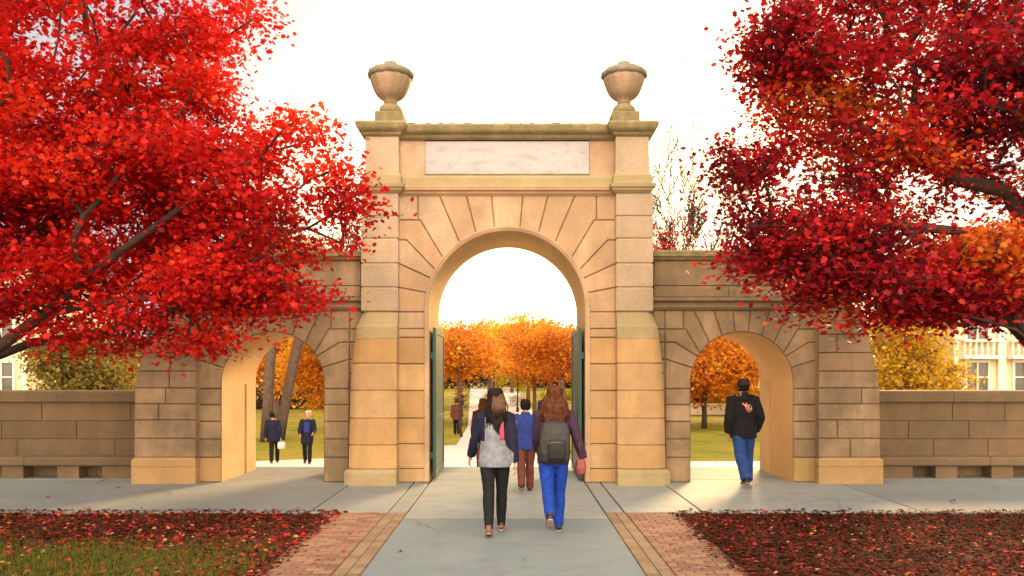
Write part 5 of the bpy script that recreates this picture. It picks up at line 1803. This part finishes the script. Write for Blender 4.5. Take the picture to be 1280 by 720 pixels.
mark('back_emblem', [[(.004, .245), (.012, .222)] + arc(.020, .208, .009, .010, 180, 360), [(-.030, .250), (-.018, .240), (-.008, .222)], [(.022, .245), (.030, .235)]], M['logo_white'], .006, .008)
# cap-like knitted beanie on his head
e, O = held(p6, 'knit_cap', 'dark maroon knit cap on the man in black hoodie', 'cap', tuple(p6['HT'](0, 0, .44)))
mb = MB(); rings = []
for z, rx, ry in ((.425, .056, .069), (.44, .058, .071), (.455, .055, .067), (.47, .047, .058), (.484, .030, .038), (.490, .010, .012)):
    rings.append([tuple(p6['HT'](rx * math.cos(2 * math.pi * j / 20), -.008 + ry * math.sin(2 * math.pi * j / 20), z)) for j in range(20)])
mb.loft(rings)
local_build(mb, 'crown', cloth('maroon_knit', (0.055, 0.022, 0.022), .3), e, O, .008, .004)

# pair beyond the left arch
pose = dict(L=(-4, 8, 10), R=(12, 10, 0), armL=(4, 8, 12, 2), armR=(-14, 9, 14, 2), tilt=-5, lean=-2)
p7 = person('walker in dark navy carrying a white bag beyond the left side arch', on_ground(343, 26.2), 12, 1.66, pose,
            dict(top=(M['navy'], -.10, .018), trousers=(M['black_cloth'], .004), shoe=M['shoe_dark'], hair=('short', M['black_hair']), fem=False), 0.011)
W_ = p7['J']['wrR']
e, O = held(p7, 'tote_bag', 'small white bag held by the walker beyond the left side arch', 'bag', (W_.x + .02, W_.y - .02, W_.z - .25))
mb = MB(); mb.loft([rrect(W_.x + .02, W_.y - .03, W_.z + z, rx, ry) for z, rx, ry in ((-.36, .09, .05), (-.34, .12, .07), (-.20, .12, .06), (-.13, .10, .02))])
local_build(mb, 'bag', M['pale_cloth'], e, O)
mb = MB(); mb.tube([(W_.x - .05, W_.y - .03, W_.z - .14), (W_.x + .0, W_.y, W_.z - .06), (W_.x + .08, W_.y - .03, W_.z - .14)], [.008] * 3, 6); local_build(mb, 'handle', M['pale_cloth'], e, O)
pose = dict(L=(8, 4, 0), R=(-10, 12, 12), armL=(8, 12, 60, 20), armR=(6, 14, 55, 22), tilt=-2, yaw=-10)
person('pale haired walker in navy coat facing us beyond the left side arch', on_ground(384, 26.0), 188, 1.70, pose,
       dict(top=(M['navy'], -.14, .016), split=(('shirt', M['blue_cloth'], lambda c, J, H: c.y > .05 * H and abs(c.x) < .05 * H and .08 * H < c.z - J['zp'] < .26 * H), ('coat', M['navy'])), trousers=(M['black_cloth'], .004), shoe=M['shoe_dark'], hair=('bun', M['grey_hair']), fem=True), 0.011)
# distant walker on the rear path
pose = dict(L=(12, 6, 0), R=(-12, 12, 14), armL=(-10, 8, 14, 2), armR=(10, 8, 14, 2))
person('distant walker in brown on the rear path beside the spindly sapling', on_ground(571, 39), 0, 1.76, pose,
       dict(top=(M['brown_cloth'], -.10, .016), trousers=(M['black_cloth'], .006), shoe=M['shoe_dark'], hair=('short', M['black_hair']), fem=False), 0.014)

#@@P1@@

# ============================================================ LIGHT, SKY, CAMERA
SUN_EL, SUN_AZ = 20.0, 24.0      # degrees; azimuth from +y (behind the gateway), positive to +x
w = bpy.data.worlds.new('World'); sc.world = w; w.use_nodes = True
nt = w.node_tree; nt.nodes.clear()
out = nt.nodes.new('ShaderNodeOutputWorld'); bg = nt.nodes.new('ShaderNodeBackground')
sky = nt.nodes.new('ShaderNodeTexSky'); sky.sky_type = 'NISHITA'; sky.sun_disc = False
sky.sun_elevation = R(SUN_EL); sky.sun_rotation = R(SUN_AZ)
sky.air_density = 1.0; sky.dust_density = 1.6; sky.ozone_density = 1.0
tc = nt.nodes.new('ShaderNodeTexCoord')
mp = nt.nodes.new('ShaderNodeMapping'); mp.inputs['Scale'].default_value = (1.2, 1.2, 3.5)
nz = nt.nodes.new('ShaderNodeTexNoise'); nz.inputs['Scale'].default_value = 2.2; nz.inputs['Detail'].default_value = 6
nt.links.new(tc.outputs['Generated'], mp.inputs[0]); nt.links.new(mp.outputs[0], nz.inputs['Vector'])
fac = rng_map(nt, nz.outputs[0], 0.3, 0.7, 0.84, 0.97)
# added sky glows: unseen warm front fill behind the camera, warm backlight over the park
nrmz = nt.nodes.new('ShaderNodeVectorMath'); nrmz.operation = 'NORMALIZE'
nt.links.new(tc.outputs['Generated'], nrmz.inputs[0])
def sky_glow(v, lo, power):
    dot = nt.nodes.new('ShaderNodeVectorMath'); dot.operation = 'DOT_PRODUCT'
    nt.links.new(nrmz.outputs[0], dot.inputs[0]); dot.inputs[1].default_value = Vector(v).normalized()
    gl = rng_map(nt, dot.outputs['Value'], lo, 1.0, 0, 1)
    gp = nt.nodes.new('ShaderNodeMath'); gp.operation = 'POWER'; gp.inputs[1].default_value = power
    nt.links.new(gl, gp.inputs[0])
    return gp.outputs[0]
overcast_glow = mixc(nt, sky_glow((0.0, -1.0, 0.42), 0.25, 1.3), (8.3, 8.4, 8.5), (78.0, 63.0, 49.0))
overcast_glow = mixc(nt, sky_glow((0.10, 1.0, 0.12), 0.84, 2.0), overcast_glow, (64.0, 48.0, 26.0))
col = mixc(nt, fac, sky.outputs[0], overcast_glow)
nt.links.new(col, bg.inputs['Color'])
bg.inputs['Strength'].default_value = 0.058
nt.links.new(bg.outputs[0], out.inputs[0])

sl = bpy.data.lights.new('sun', 'SUN'); sl.energy = 5.0; sl.angle = R(16); sl.color = (1.0, 0.64, 0.30)
so = bpy.data.objects.new('sun', sl); C.objects.link(so)
az, el = R(SUN_AZ), R(SUN_EL)
dirv = Vector((math.sin(az) * math.cos(el), math.cos(az) * math.cos(el), math.sin(el)))   # towards the sun
so.rotation_euler = dirv.to_track_quat('Z', 'Y').to_euler()

cam = bpy.data.cameras.new('camera'); co = bpy.data.objects.new('camera', cam); C.objects.link(co)
co.location = (0, 0, EYE); co.rotation_euler = (R(90), 0, 0)
cam.sensor_width = 36; cam.lens = 36 * 1000 / 1280.0; cam.shift_y = (HOR - 360) / 1280.0
cam.clip_end = 2000
sc.camera = co
for o in bpy.data.objects:
    if '_org' in o: del o['_org']
vs = sc.view_settings
vs.view_transform = 'Standard'; vs.look = 'None'; vs.exposure = 0.66; vs.gamma = 1; vs.use_curve_mapping = False
sc.render.engine = 'CYCLES'
sc.cycles.use_denoising = True
sc.cycles.max_bounces = 8
sc.cycles.transparent_max_bounces = 8
